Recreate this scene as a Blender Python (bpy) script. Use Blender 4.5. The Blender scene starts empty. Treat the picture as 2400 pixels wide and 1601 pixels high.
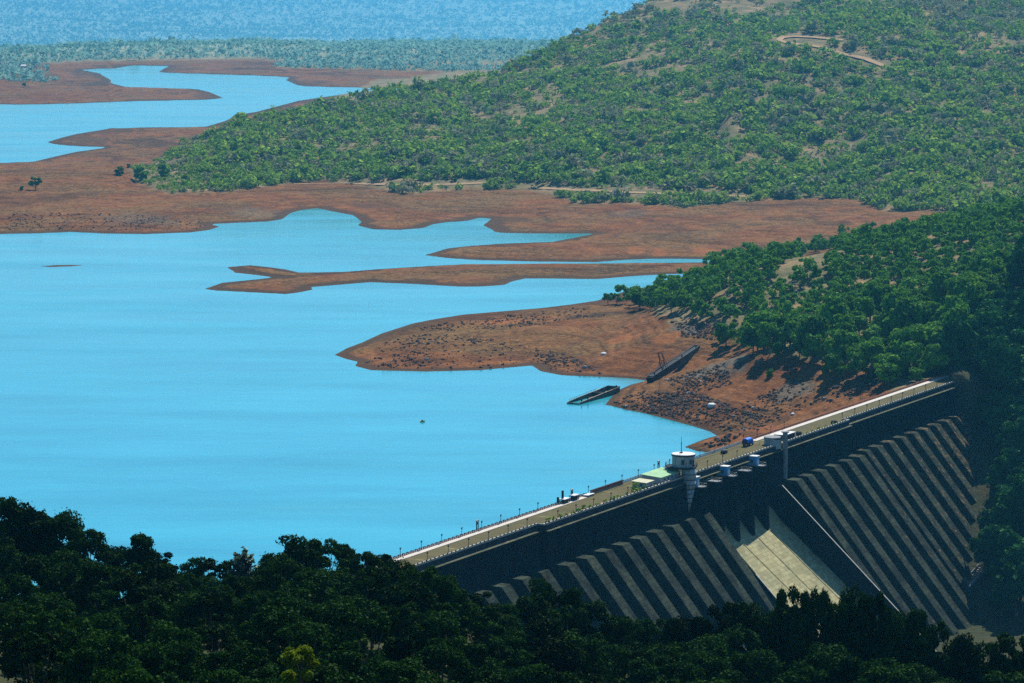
import bpy, math, random
import numpy as np
from mathutils import Vector

S = bpy.context.scene
COL = S.collection
rng = np.random.default_rng(7)
random.seed(7)

# ------------------------------------------------------------------ camera model (2400 x 1601 photo, lens found from the dam)
F = 7500.0
PITCH = math.atan(920.5 / F)
CP, SP = math.cos(PITCH), math.sin(PITCH)
ZC = 212.0                      # eye height above the lake
CR = 26.0                       # dam crest above the lake

def ray(u, v):
    x = (u - 1200) / F; y = -(v - 800.5) / F
    return np.array([x, CP + y * SP, -SP + y * CP])

def at(u, v, z=0.0):
    r = ray(u, v); t = (z - ZC) / r[2]
    return np.array([r[0] * t, r[1] * t, z])

# dam axis: s along the crest, o downstream of the upstream railing
P1 = np.array([-20.24, 996.70]); E1 = np.array([0.46874, 0.88333]); N1 = np.array([0.88333, -0.46874])
THETA = math.atan2(E1[1], E1[0])
def D(s, o, z=0.0):
    return (P1[0] + E1[0] * s + N1[0] * o, P1[1] + E1[1] * s + N1[1] * o, z)

# ------------------------------------------------------------------ objects and tags
def link(o):
    COL.objects.link(o); return o

def tag(o, label=None, cat=None, group=None, kind=None):
    if label: o['label'] = label
    if cat: o['category'] = cat
    if group: o['group'] = group
    if kind: o['kind'] = kind
    return o

def thing(name, label, cat, loc=(0, 0, 0), rotz=0.0, group=None):
    o = bpy.data.objects.new(name, None)
    o.empty_display_size = 1
    o.location = loc; o.rotation_euler = (0, 0, rotz)
    link(o)
    return tag(o, label, cat, group)

def raw_mesh(name, v, f, mat, smooth=False):
    """v (n,3), f (m,k) arrays with one k"""
    me = bpy.data.meshes.new(name)
    v = np.asarray(v, dtype=np.float32); f = np.asarray(f, dtype=np.int32)
    me.vertices.add(len(v)); me.vertices.foreach_set('co', v.ravel())
    k = f.shape[1]
    me.loops.add(f.size); me.loops.foreach_set('vertex_index', f.ravel())
    me.polygons.add(len(f))
    me.polygons.foreach_set('loop_start', np.arange(0, f.size, k, dtype=np.int32))
    me.polygons.foreach_set('use_smooth', np.full(len(f), smooth, dtype=bool))
    me.update(calc_edges=True)
    if mat: me.materials.append(mat)
    return me

def obj(name, me, parent=None):
    o = bpy.data.objects.new(name, me)
    link(o)
    if parent: o.parent = parent
    return o

class MB:
    def __init__(s): s.v = []; s.f = []
    def add(s, vs, fs):
        b = len(s.v); s.v += [tuple(p) for p in vs]; s.f += [tuple(i + b for i in q) for q in fs]; return s
    def box(s, x0, x1, y0, y1, z0, z1):
        if x0 > x1: x0, x1 = x1, x0
        if y0 > y1: y0, y1 = y1, y0
        return s.add([(x0,y0,z0),(x1,y0,z0),(x1,y1,z0),(x0,y1,z0),(x0,y0,z1),(x1,y0,z1),(x1,y1,z1),(x0,y1,z1)],
                     [(0,3,2,1),(4,5,6,7),(0,1,5,4),(1,2,6,5),(2,3,7,6),(3,0,4,7)])
    def dbox(s, s0, s1, o0, o1, z0, z1): return s.box(s0, s1, -o1, -o0, z0, z1)
    def prism(s, prof, s0, s1):
        """profile (o, z) extruded along the dam axis; profile runs so that faces point out"""
        n = len(prof)
        vs = [(s0, -o, z) for o, z in prof] + [(s1, -o, z) for o, z in prof]
        fs = [tuple(range(n)), tuple(reversed(range(n, 2 * n)))]
        for i in range(n):
            j = (i + 1) % n
            fs.append((i, n + i, n + j, j))
        return s.add(vs, fs)
    def cyl(s, cx, cy, z0, z1, r0, r1, n=20, a0=0.0, a1=2 * math.pi, cap=True):
        full = abs(a1 - a0 - 2 * math.pi) < 1e-6
        m = n if full else n + 1
        an = [a0 + (a1 - a0) * i / n for i in range(m)]
        vs = [(cx + r0 * math.cos(a), cy + r0 * math.sin(a), z0) for a in an] + [(cx + r1 * math.cos(a), cy + r1 * math.sin(a), z1) for a in an]
        fs = []
        for i in range(m if full else m - 1):
            j = (i + 1) % m
            fs.append((i, j, m + j, m + i))
        if not full: fs.append((m - 1, 0, m, 2 * m - 1))
        if cap: fs += [tuple(reversed(range(m))), tuple(range(m, 2 * m))]
        return s.add(vs, fs)
    def tube(s, p, q, r0, r1=None, n=6):
        r1 = r0 if r1 is None else r1
        p = Vector(p); q = Vector(q); d = (q - p).normalized()
        a = d.orthogonal().normalized(); b = d.cross(a)
        vs = []
        for c, r in ((p, r0), (q, r1)):
            for i in range(n):
                t = 2 * math.pi * i / n
                vs.append(tuple(c + a * (r * math.cos(t)) + b * (r * math.sin(t))))
        fs = [(i, (i + 1) % n, n + (i + 1) % n, n + i) for i in range(n)] + [tuple(reversed(range(n))), tuple(range(n, 2 * n))]
        return s.add(vs, fs)
    def mesh(s, name, mat, smooth=False):
        me = bpy.data.meshes.new(name); me.from_pydata(s.v, [], s.f); me.update()
        if smooth: me.polygons.foreach_set('use_smooth', [True] * len(me.polygons))
        if mat: me.materials.append(mat)
        return me
    def build(s, name, mat, parent=None, smooth=False):
        return obj(name, s.mesh(name, mat, smooth), parent)

def dup(root, loc, rotz=0.0, scale=None, label=None, group=None, cat=None):
    r = root.copy(); link(r); r.location = loc; r.rotation_euler = (0, 0, rotz)
    if scale: r.scale = scale
    if label: r['label'] = label
    if group: r['group'] = group
    if cat: r['category'] = cat
    for ch in list(root.children):
        c = ch.copy(); link(c); c.parent = r
        for g in list(ch.children):
            d = g.copy(); link(d); d.parent = c
    return r

ORD = ['', 'first', 'second', 'third', 'fourth', 'fifth', 'sixth', 'seventh', 'eighth', 'ninth', 'tenth', 'eleventh', 'twelfth', 'thirteenth',
       'fourteenth', 'fifteenth', 'sixteenth', 'seventeenth', 'eighteenth', 'nineteenth', 'twentieth']

# ------------------------------------------------------------------ materials
def nodes(name):
    m = bpy.data.materials.new(name); m.use_nodes = True
    nt = m.node_tree; nt.nodes.clear()
    return m, nt
def N(nt, typ, **kw):
    n = nt.nodes.new(typ)
    for k, v in kw.items():
        if k in n.inputs: n.inputs[k].default_value = v
        else: setattr(n, k, v)
    return n
def L(nt, a, b): nt.links.new(a, b)
def ramp(nt, fac, stops, interp='LINEAR'):
    r = nt.nodes.new('ShaderNodeValToRGB'); r.color_ramp.interpolation = interp
    while len(r.color_ramp.elements) < len(stops): r.color_ramp.elements.new(0.5)
    for e, (p, c) in zip(r.color_ramp.elements, stops):
        e.position = p; e.color = (c[0], c[1], c[2], 1)
    L(nt, fac, r.inputs[0]); return r.outputs[0]
def mix(nt, fac, a, b, blend='MIX'):
    n = nt.nodes.new('ShaderNodeMix'); n.data_type = 'RGBA'; n.blend_type = blend
    if isinstance(fac, (int, float)): n.inputs[0].default_value = fac
    else: L(nt, fac, n.inputs[0])
    for i, x in ((6, a), (7, b)):
        if isinstance(x, tuple): n.inputs[i].default_value = (x[0], x[1], x[2], 1)
        else: L(nt, x, n.inputs[i])
    return n.outputs[2]
def noise(nt, vec, scale, detail=4, rough=0.55, dist=0.0):
    n = N(nt, 'ShaderNodeTexNoise', Scale=scale, Detail=detail, Roughness=rough, Distortion=dist)
    if vec is not None: L(nt, vec, n.inputs['Vector'])
    return n.outputs['Fac']
def mapping(nt, vec, scale=(1, 1, 1), rot=(0, 0, 0)):
    m = nt.nodes.new('ShaderNodeMapping'); m.inputs['Scale'].default_value = scale; m.inputs['Rotation'].default_value = rot
    L(nt, vec, m.inputs['Vector']); return m.outputs[0]
def coords(nt, which='Object'):
    return nt.nodes.new('ShaderNodeTexCoord').outputs[which]
def finish(nt, col, rough=0.85, spec=0.3, bump=None, bstr=0.3, bdist=0.2, metallic=0.0):
    b = N(nt, 'ShaderNodeBsdfPrincipled', Roughness=rough, Metallic=metallic)
    b.inputs['Specular IOR Level'].default_value = spec
    if isinstance(col, tuple): b.inputs['Base Color'].default_value = (*col, 1)
    else: L(nt, col, b.inputs['Base Color'])
    if bump is not None:
        bn = N(nt, 'ShaderNodeBump', Strength=bstr, Distance=bdist); L(nt, bump, bn.inputs['Height']); L(nt, bn.outputs[0], b.inputs['Normal'])
    o = nt.nodes.new('ShaderNodeOutputMaterial'); L(nt, b.outputs[0], o.inputs[0])
    return b

def plain(name, c, rough=0.7, var=0.25, scale=0.8, metallic=0.0, dirt=None, spec=0.08):
    m, nt = nodes(name); tc = coords(nt)
    n1 = noise(nt, tc, scale, 5, 0.6)
    lo = tuple(x * (1 - var) for x in c); hi = tuple(min(1, x * (1 + var)) for x in c)
    col = ramp(nt, n1, [(0.3, lo), (0.7, hi)])
    if dirt:
        st = noise(nt, mapping(nt, tc, (2.2, 2.2, 0.3)), 1.0, 4, 0.65)
        col = mix(nt, ramp(nt, st, [(0.5, (0, 0, 0)), (0.7, (1, 1, 1))]), col, dirt)
    finish(nt, col, rough, spec, n1, 0.15, 0.05, metallic)
    return m

def concrete(name, base, dark, brown, blocks=False, brown_at=0.62):
    m, nt = nodes(name); tc = coords(nt)
    big = noise(nt, tc, 0.11, 5, 0.6, 0.5)
    streak = noise(nt, mapping(nt, tc, (0.9, 0.16, 0.16)), 1.0, 5, 0.65)
    fine = noise(nt, tc, 1.4, 5, 0.7)
    leak = noise(nt, mapping(nt, tc, (0.55, 0.05, 0.05)), 1.0, 4, 0.7)
    col = mix(nt, ramp(nt, big, [(0.35, (0, 0, 0)), (0.65, (1, 1, 1))]), dark, base)
    col = mix(nt, ramp(nt, streak, [(0.45, (0, 0, 0)), (0.62, (1, 1, 1))]), col, mix(nt, 0.6, col, dark))
    patch = noise(nt, mapping(nt, tc, (1, 1, 1)), 0.28, 4, 0.7)
    if not blocks: col = mix(nt, ramp(nt, leak, [(0.64, (0, 0, 0)), (0.7, (.6, .6, .6))]), col, tuple(4.0 * c for c in base))
    col = mix(nt, ramp(nt, patch, [(brown_at, (0, 0, 0)), (brown_at + 0.06, (1, 1, 1))]), col, brown)
    col = mix(nt, 0.55, col, ramp(nt, fine, [(0.25, (0.25, 0.25, 0.25)), (0.75, (1, 1, 1))]), 'MULTIPLY')
    bmp = fine
    if blocks:
        br = N(nt, 'ShaderNodeTexBrick', Scale=1.0)
        br.inputs['Mortar Size'].default_value = 0.09; br.inputs['Brick Width'].default_value = 2.6; br.inputs['Row Height'].default_value = 1.3
        br.inputs['Color1'].default_value = (1, 1, 1, 1); br.inputs['Color2'].default_value = (0.68, 0.66, 0.6, 1); br.inputs['Mortar'].default_value = (0.6, 0.58, 0.52, 1)
        L(nt, tc, br.inputs['Vector'])
        col = mix(nt, 0.9, col, br.outputs['Color'], 'MULTIPLY')
    finish(nt, col, 0.9, 0.2 if blocks else 0.02, bmp, 0.3, 0.15)
    return m

def courses(name, base, dark, brown):
    """weathered rubble-concrete buttress: pour lines every 1.5 m up the face and blotches of growth"""
    m, nt = nodes(name); tc = coords(nt)
    sep = nt.nodes.new('ShaderNodeSeparateXYZ'); L(nt, tc, sep.inputs[0])
    zz = N(nt, 'ShaderNodeMath', operation='MULTIPLY'); L(nt, sep.outputs[2], zz.inputs[0]); zz.inputs[1].default_value = 1 / 1.5
    fr = N(nt, 'ShaderNodeMath', operation='FRACT'); L(nt, zz.outputs[0], fr.inputs[0])
    big = noise(nt, tc, 0.16, 5, 0.65, 0.4); fine = noise(nt, tc, 0.9, 5, 0.7)
    col = mix(nt, ramp(nt, big, [(0.38, (0, 0, 0)), (0.62, (1, 1, 1))]), dark, base)
    patch = noise(nt, tc, 0.42, 4, 0.65)
    # the upper, drier right-hand ribs carry brown dry growth
    sx = N(nt, 'ShaderNodeMapRange'); L(nt, sep.outputs[0], sx.inputs[0])
    sx.inputs[1].default_value = 230; sx.inputs[2].default_value = 400; sx.inputs[3].default_value = -0.02; sx.inputs[4].default_value = 0.12
    pa = N(nt, 'ShaderNodeMath', operation='ADD'); L(nt, patch, pa.inputs[0]); L(nt, sx.outputs[0], pa.inputs[1])
    col = mix(nt, ramp(nt, pa.outputs[0], [(0.65, (0, 0, 0)), (0.71, (1, 1, 1))]), col, brown)
    col = mix(nt, 0.7, col, ramp(nt, fine, [(0.34, (0.2, 0.2, 0.2)), (0.66, (1, 1, 1))]), 'MULTIPLY')
    col = mix(nt, 0.9, col, ramp(nt, fr.outputs[0], [(0.0, (0.45, 0.45, 0.45)), (0.12, (1, 1, 1)), (0.9, (1, 1, 1)), (1.0, (0.45, 0.45, 0.45))]), 'MULTIPLY')
    finish(nt, col, 0.92, 0.03, fine, 0.35, 0.2)
    return m

def leafmat(name, c1, c2, trans=0.3, gloss=0.05, lo_at=0.35):
    m, nt = nodes(name)
    oi = nt.nodes.new('ShaderNodeObjectInfo')
    tc = coords(nt, 'Object')
    n1 = noise(nt, tc, 0.55, 3, 0.6)
    gm = nt.nodes.new('ShaderNodeNewGeometry')
    fac = N(nt, 'ShaderNodeMath', operation='MULTIPLY_ADD'); L(nt, oi.outputs['Random'], fac.inputs[0]); fac.inputs[1].default_value = 0.55
    L(nt, n1, fac.inputs[2])
    f2 = N(nt, 'ShaderNodeMath', operation='MULTIPLY_ADD'); L(nt, gm.outputs['Random Per Island'], f2.inputs[0]); f2.inputs[1].default_value = 0.35; L(nt, fac.outputs[0], f2.inputs[2])
    col = ramp(nt, f2.outputs[0], [(lo_at, c1), (1.0, c2)])
    d = nt.nodes.new('ShaderNodeBsdfDiffuse'); L(nt, col, d.inputs[0])
    t = nt.nodes.new('ShaderNodeBsdfTranslucent'); L(nt, col, t.inputs[0])
    mx = nt.nodes.new('ShaderNodeMixShader'); mx.inputs[0].default_value = trans
    L(nt, d.outputs[0], mx.inputs[1]); L(nt, t.outputs[0], mx.inputs[2])
    g = N(nt, 'ShaderNodeBsdfGlossy', Roughness=0.5); g.inputs[0].default_value = (0.8, 0.9, 0.7, 1)
    m2 = nt.nodes.new('ShaderNodeMixShader'); m2.inputs[0].default_value = gloss
    L(nt, mx.outputs[0], m2.inputs[1]); L(nt, g.outputs[0], m2.inputs[2])
    o = nt.nodes.new('ShaderNodeOutputMaterial'); L(nt, m2.outputs[0], o.inputs[0])
    return m

M = {}
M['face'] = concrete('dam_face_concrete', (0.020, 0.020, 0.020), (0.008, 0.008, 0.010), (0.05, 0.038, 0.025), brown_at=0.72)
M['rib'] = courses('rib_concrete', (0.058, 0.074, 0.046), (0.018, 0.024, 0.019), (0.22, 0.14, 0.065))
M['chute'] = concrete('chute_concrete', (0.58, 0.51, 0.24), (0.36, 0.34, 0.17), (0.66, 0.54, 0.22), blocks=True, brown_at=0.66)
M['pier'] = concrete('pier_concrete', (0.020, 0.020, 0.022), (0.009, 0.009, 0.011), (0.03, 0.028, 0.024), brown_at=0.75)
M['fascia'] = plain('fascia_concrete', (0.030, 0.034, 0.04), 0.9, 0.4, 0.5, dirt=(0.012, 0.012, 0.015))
M['ledge'] = concrete('ledge_concrete', (0.17, 0.17, 0.10), (0.07, 0.08, 0.05), (0.36, 0.31, 0.18), brown_at=0.62)
M['wallcap'] = plain('wall_cap_concrete', (0.38, 0.36, 0.29), 0.8, 0.15, 0.5)
M['road'] = concrete('road_surface', (0.15, 0.13, 0.058), (0.115, 0.10, 0.047), (0.155, 0.125, 0.052), brown_at=0.7)
M['walk'] = plain('sidewalk_paving', (0.50, 0.45, 0.37), 0.8, 0.08, 0.6)
M['white'] = plain('white_paint', (0.58, 0.57, 0.53), 0.6, 0.1, 1.2)
M['whitewash'] = plain('stained_whitewash', (0.33, 0.37, 0.35), 0.75, 0.25, 0.8, dirt=(0.12, 0.14, 0.13))
M['red'] = plain('railing_red', (0.30, 0.10, 0.06), 0.7, 0.25, 3.0)
M['black'] = plain('black_paint', (0.015, 0.015, 0.017), 0.6, 0.3, 1.5)
M['steel'] = plain('dark_steel', (0.030, 0.034, 0.036), 0.85, 0.3, 1.0)
M['lampmetal'] = plain('lamp_metal', (0.04, 0.055, 0.055), 0.8, 0.2, 1.0)
M['glass'] = plain('window_glass', (0.02, 0.03, 0.04), 0.15, 0.2, 1.0, spec=.5)
M['blue'] = plain('blue_sheet', (0.10, 0.36, 0.62), 0.6, 0.2, 0.8)
M['greenroof'] = plain('green_roof_sheet', (0.24, 0.42, 0.20), 0.6, 0.25, 0.25)
M['cream'] = plain('cream_roof', (0.46, 0.44, 0.27), 0.7, 0.12, 0.6)
M['grey'] = plain('grey_concrete', (0.22, 0.23, 0.22), 0.85, 0.3, 0.6, dirt=(0.08, 0.09, 0.09))
M['rust'] = plain('rusty_steel', (0.09, 0.075, 0.065), 0.8, 0.5, 0.5, dirt=(0.03, 0.028, 0.03))
M['hullgrey'] = plain('hull_grey', (0.075, 0.085, 0.07), 0.8, 0.4, 0.4, dirt=(0.05, 0.05, 0.045))
M['tan'] = plain('deck_tan', (0.34, 0.27, 0.17), 0.85, 0.25, 0.5)
M['tarp'] = plain('blue_tarpaulin', (0.02, 0.16, 0.62), 0.5, 0.2, 0.8)
M['truckpaint'] = plain('truck_paint', (0.05, 0.035, 0.05), 0.5, 0.2, 1.0)
M['rubber'] = plain('tyre_rubber', (0.015, 0.015, 0.016), 0.9, 0.2, 2.0)
M['orange'] = plain('buoy_orange', (0.55, 0.42, 0.12), 0.6, 0.15, 1.0)
M['bark'] = plain('bark', (0.10, 0.075, 0.055), 0.95, 0.35, 1.5)
M['palebark'] = plain('pale_bark', (0.26, 0.24, 0.21), 0.9, 0.25, 1.5)
M['stone'] = plain('dark_boulder', (0.105, 0.066, 0.042), 0.95, 0.6, 0.25)
M['palestone'] = plain('pale_boulder', (0.30, 0.26, 0.21), 0.9, 0.25, 0.8)
M['track'] = plain('track_earth', (0.34, 0.22, 0.11), 0.95, 0.15, 0.1)
# foliage
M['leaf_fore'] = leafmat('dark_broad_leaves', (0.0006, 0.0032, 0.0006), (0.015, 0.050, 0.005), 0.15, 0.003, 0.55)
M['leaf_pale'] = leafmat('feathery_needles', (0.018, 0.045, 0.028), (0.05, 0.095, 0.06), 0.3, 0.05)
M['leaf_lime'] = leafmat('lime_leaves', (0.040, 0.085, 0.003), (0.12, 0.17, 0.005), 0.3, 0.004)
M['leaf_near'] = leafmat('hillside_leaves', (0.006, 0.045, 0.008), (0.115, 0.26, 0.022), 0.22, 0.005)
M['leaf_gorge'] = leafmat('shaded_gorge_leaves', (0.0025, 0.020, 0.006), (0.030, 0.115, 0.018), 0.15, 0.005)  # darker than the hillside leaves: shade of the gorge side put into the colour
M['leaf_mid'] = leafmat('scrub_leaves', (0.035, 0.15, 0.028), (0.38, 0.52, 0.06), 0.2, 0.0)
M['leaf_dry'] = leafmat('dry_scrub_twigs', (0.14, 0.18, 0.085), (0.32, 0.32, 0.17), 0.2, 0.0)
M['leaf_far'] = leafmat('hazed_far_leaves', (0.12, 0.26, 0.22), (0.20, 0.36, 0.29), 0.42, 0.0)  # pale bluish green: brightness of distant haze put into the leaf colour

def terrain_material():
    m, nt = nodes('laterite_and_scrub_ground')
    tc = coords(nt, 'Object')
    va = nt.nodes.new('ShaderNodeVertexColor'); va.layer_name = 'zone'
    sp = nt.nodes.new('ShaderNodeSeparateColor'); L(nt, va.outputs[0], sp.inputs[0])
    n_big = noise(nt, tc, 0.012, 6, 0.6, 0.6); n_mid = noise(nt, tc, 0.06, 6, 0.68, 0.4); n_fine = noise(nt, tc, 0.35, 5, 0.75)
    # strand lines left by the falling lake: bands that follow height
    sx = nt.nodes.new('ShaderNodeSeparateXYZ'); L(nt, tc, sx.inputs[0])
    cb = nt.nodes.new('ShaderNodeCombineXYZ')
    for i, k in ((0, 0.004), (1, 0.004), (2, 0.85)):
        mm = N(nt, 'ShaderNodeMath', operation='MULTIPLY'); L(nt, sx.outputs[i], mm.inputs[0]); mm.inputs[1].default_value = k; L(nt, mm.outputs[0], cb.inputs[i])
    strand = noise(nt, cb.outputs[0], 1.0, 5, 0.7, 0.3)
    soil = ramp(nt, n_mid, [(0.30, (0.085, 0.036, 0.013)), (0.5, (0.215, 0.080, 0.022)), (0.72, (0.33, 0.14, 0.042))])
    soil = mix(nt, ramp(nt, n_big, [(0.42, (0, 0, 0)), (0.6, (0.85, 0.85, 0.85))]), soil, ramp(nt, n_fine, [(0.3, (0.10, 0.058, 0.021)), (0.7, (0.26, 0.145, 0.045))]))
    soil = mix(nt, 0.75, soil, ramp(nt, strand, [(0.36, (0.34, 0.34, 0.36)), (0.52, (1, 1, 1)), (0.68, (1.0, 0.97, 0.9))]), 'MULTIPLY')
    bz = N(nt, 'ShaderNodeMath', operation='MULTIPLY_ADD'); L(nt, n_mid, bz.inputs[0]); bz.inputs[1].default_value = 1.6; L(nt, sx.outputs[2], bz.inputs[2])
    bf = N(nt, 'ShaderNodeMath', operation='MULTIPLY'); L(nt, bz.outputs[0], bf.inputs[0]); bf.inputs[1].default_value = 1 / 1.3
    bfr = N(nt, 'ShaderNodeMath', operation='FRACT'); L(nt, bf.outputs[0], bfr.inputs[0])
    bench = ramp(nt, bfr.outputs[0], [(0.0, (0.5, 0.48, 0.46)), (0.16, (1, 1, 1)), (0.62, (1, 1, 1)), (0.72, (1.25, 1.2, 1.1)), (0.82, (1, 1, 1)), (1.0, (0.5, 0.48, 0.46))])
    soil = mix(nt, ramp(nt, n_big, [(0.35, (.15, .15, .15)), (0.6, (.85, .85, .85))]), soil, mix(nt, 1.0, soil, bench, 'MULTIPLY'))      # benches cut by the falling lake
    soil = mix(nt, 0.85, soil, ramp(nt, n_fine, [(0.32, (0.25, 0.25, 0.26)), (0.58, (1, 1, 1))]), 'MULTIPLY')
    grey = ramp(nt, n_fine, [(0.3, (0.05, 0.055, 0.045)), (0.7, (0.16, 0.16, 0.12))])
    soil = mix(nt, sp.outputs[2], soil, grey)
    bright = ramp(nt, n_fine, [(0.3, (0.30, 0.095, 0.028)), (0.7, (0.42, 0.14, 0.04))])
    soil = mix(nt, sp.outputs[1], soil, bright)
    floor = ramp(nt, n_mid, [(0.3, (0.085, 0.095, 0.042)), (0.5, (0.17, 0.14, 0.065)), (0.66, (0.32, 0.205, 0.10))])
    speck = noise(nt, tc, 1.1, 3, 0.6); patchy = noise(nt, tc, 0.03, 4, 0.6)
    sk = N(nt, 'ShaderNodeMath', operation='MULTIPLY'); L(nt, ramp(nt, speck, [(0.56, (0, 0, 0)), (0.62, (1, 1, 1))]), sk.inputs[0]); L(nt, ramp(nt, patchy, [(0.42, (0.1, 0.1, 0.1)), (0.6, (1, 1, 1))]), sk.inputs[1])
    soil = mix(nt, sk.outputs[0], soil, (0.062, 0.048, 0.036))
    wz = N(nt, 'ShaderNodeMath', operation='MULTIPLY_ADD'); L(nt, n_fine, wz.inputs[0]); wz.inputs[1].default_value = -0.9; L(nt, sx.outputs[2], wz.inputs[2])
    soil = mix(nt, ramp(nt, wz.outputs[0], [(0.0, (.8, .8, .8)), (0.42, (0, 0, 0))]), soil, (0.055, 0.036, 0.020))     # wet mud at the waterline
    col = mix(nt, sp.outputs[0], soil, floor)
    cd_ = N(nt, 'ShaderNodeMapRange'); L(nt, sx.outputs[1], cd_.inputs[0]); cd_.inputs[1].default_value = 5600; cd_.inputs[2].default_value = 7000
    col = mix(nt, cd_.outputs[0], col, mix(nt, sp.outputs[0], col, ramp(nt, n_big, [(0.35, (0.18, 0.32, 0.25)), (0.65, (0.33, 0.38, 0.28))])))     # ground beyond the lake paled: distance haze put into its colour
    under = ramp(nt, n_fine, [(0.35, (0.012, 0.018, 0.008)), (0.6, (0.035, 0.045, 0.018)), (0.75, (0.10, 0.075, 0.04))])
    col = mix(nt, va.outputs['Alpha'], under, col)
    finish(nt, col, 0.95, 0.03, n_fine, 0.8, 1.2)
    return m
M['terrain'] = terrain_material()

def water_material():
    m, nt = nodes('reservoir_water'); tc = coords(nt)
    r1 = noise(nt, mapping(nt, tc, (0.32, 0.32, 1), (0, 0, 0.5)), 1.0, 3, 0.6)
    r2 = noise(nt, mapping(nt, tc, (0.006, 0.02, 1), (0, 0, 0.2)), 1.0, 4, 0.6)
    col = ramp(nt, r2, [(0.3, WATER_A), (0.7, WATER_B)])
    r3 = noise(nt, mapping(nt, tc, (0.004, 0.011, 1), (0, 0, -0.15)), 1.0, 5, 0.6, 0.4)
    r4 = noise(nt, mapping(nt, tc, (0.9, 0.45, 1), (0, 0, 0.2)), 1.0, 2, 0.5)
    r5 = noise(nt, mapping(nt, tc, (0.075, 0.13, 1), (0, 0, 0.35)), 1.0, 4, 0.65)
    h1 = N(nt, 'ShaderNodeMath', operation='MULTIPLY_ADD'); L(nt, r4, h1.inputs[0]); h1.inputs[1].default_value = 0.5; L(nt, r1, h1.inputs[2])
    hb = N(nt, 'ShaderNodeMath', operation='MULTIPLY_ADD'); L(nt, r5, hb.inputs[0]); hb.inputs[1].default_value = 3.5; L(nt, h1.outputs[0], hb.inputs[2])
    b = finish(nt, col, 0.14, 0.5, hb.outputs[0], 0.2, 0.16)
    rg = N(nt, 'ShaderNodeMapRange'); L(nt, r3, rg.inputs[0])       # wind lanes: calmer and rougher water
    rg.inputs[1].default_value = 0.35; rg.inputs[2].default_value = 0.68; rg.inputs[3].default_value = 0.02; rg.inputs[4].default_value = 0.26
    L(nt, rg.outputs[0], b.inputs['Roughness'])
    b.inputs['IOR'].default_value = 1.6
    return m
WATER_A, WATER_B = (0.008, 0.21, 0.25), (0.026, 0.33, 0.38)
M['water'] = water_material()

# ------------------------------------------------------------------ numeric noise
_lat = {}
def vnoise(x, y, scale, seed=0):
    if seed not in _lat: _lat[seed] = np.random.default_rng(100 + seed).random((256, 256))
    g = _lat[seed]
    X = np.asarray(x) / scale; Y = np.asarray(y) / scale
    xi = np.floor(X).astype(int); yi = np.floor(Y).astype(int)
    fx = X - xi; fy = Y - yi
    fx = fx * fx * (3 - 2 * fx); fy = fy * fy * (3 - 2 * fy)
    a = g[xi & 255, yi & 255]; b = g[(xi + 1) & 255, yi & 255]; c = g[xi & 255, (yi + 1) & 255]; d = g[(xi + 1) & 255, (yi + 1) & 255]
    return (a * (1 - fx) + b * fx) * (1 - fy) + (c * (1 - fx) + d * fx) * fy - 0.5
def fbm(x, y, scale, seed=0, octv=4):
    t = 0; amp = 1.0
    for i in range(octv):
        t = t + amp * vnoise(x, y, scale / 2 ** i, seed + i); amp *= 0.5
    return t
def sstep(x, a, b):
    t = np.clip((np.asarray(x, dtype=float) - a) / (b - a), 0, 1); return t * t * (3 - 2 * t)

# ------------------------------------------------------------------ shorelines (read off the photo, laid on the lake level)
K = 3.3586
def px(ox, oy, pts, k=K): return [(ox + x / k, oy + y / k) for x, y in pts]
near_shore = (
    [(-900, 552)] + px(0, 350, [(0,668),(300,662),(560,652),(850,665),(1150,668),(1500,655),(1650,635),(1730,608),(1655,590),(1740,585),(1900,578),(2100,570),(2220,552)])
    + px(700, 350, [(-60,500),(20,478),(150,463),(260,488),(430,520),(495,570),(465,600),(590,632),(800,635),(980,620),(1060,590),(1160,575),(1320,565),(1420,540),(1520,545),(1450,600),(1520,630),(1540,650),(1620,660),(2000,664),(2330,665),
                    (2000,728),(1600,742),(1350,760),(1170,780),(1080,808),(985,833),(1080,845),(1180,858),(1400,872),(1900,885),(2350,888)])
    + px(1400, 350, [(200,872),(400,864),(560,862),(840,866),(1050,872),(1050,884),(780,891),(600,893),(300,894),(0,899)])
    + px(700, 350, [(2000,899),(1300,905),(1000,920),(600,945),(350,965),(0,970)])
    + px(0, 350, [(2250,945),(2100,925),(1970,912),(1780,928),(1830,955),(1850,972),(2000,988),(2150,1008),(2050,1020),(1750,1050),(1680,1075),(1605,1100),(1700,1112),(1950,1125),(2250,1140)])
    + px(700, 350, [(0,1128),(110,1105),(100,1085),(220,1075),(560,1047),(900,1060),(1100,1072),(1280,1082),(1450,1080),(1620,1068),(1680,1040),(1780,1018),(2000,1018),(2350,1022)])
    + px(1400, 350, [(200,1005),(335,995),(520,985),(720,978),(730,1010),(500,1060),(300,1100),(180,1128),(0,1190)])
    + px(700, 350, [(2150,1220),(1900,1250),(1300,1300),(1050,1340),(900,1370),(650,1450),(500,1520),(380,1565)])
    + [(784,832),(812,842),(838,848),(832,858),(870,868),(1000,871),(1123,868),(1200,861),(1247,857),(1266,870),(1317,880),(1430,884),(1480,887),(1519,892)]
    + px(1320, 800, [(1050,660),(860,740),(760,830),(640,975),(720,985),(830,1010),(950,1045),(1200,1090),(1400,1140),(1700,1220),(2000,1300),(2250,1380),(2350,1440)], 6.53)
    + [(1697,1019)] + px(1450, 1020, [(2150,40),(1900,120),(1700,200),(1520,270),(1700,330),(1800,370),(1880,370),(2050,395)], 9.796)
    + [(1700,1108),(1744,1205)])
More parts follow.
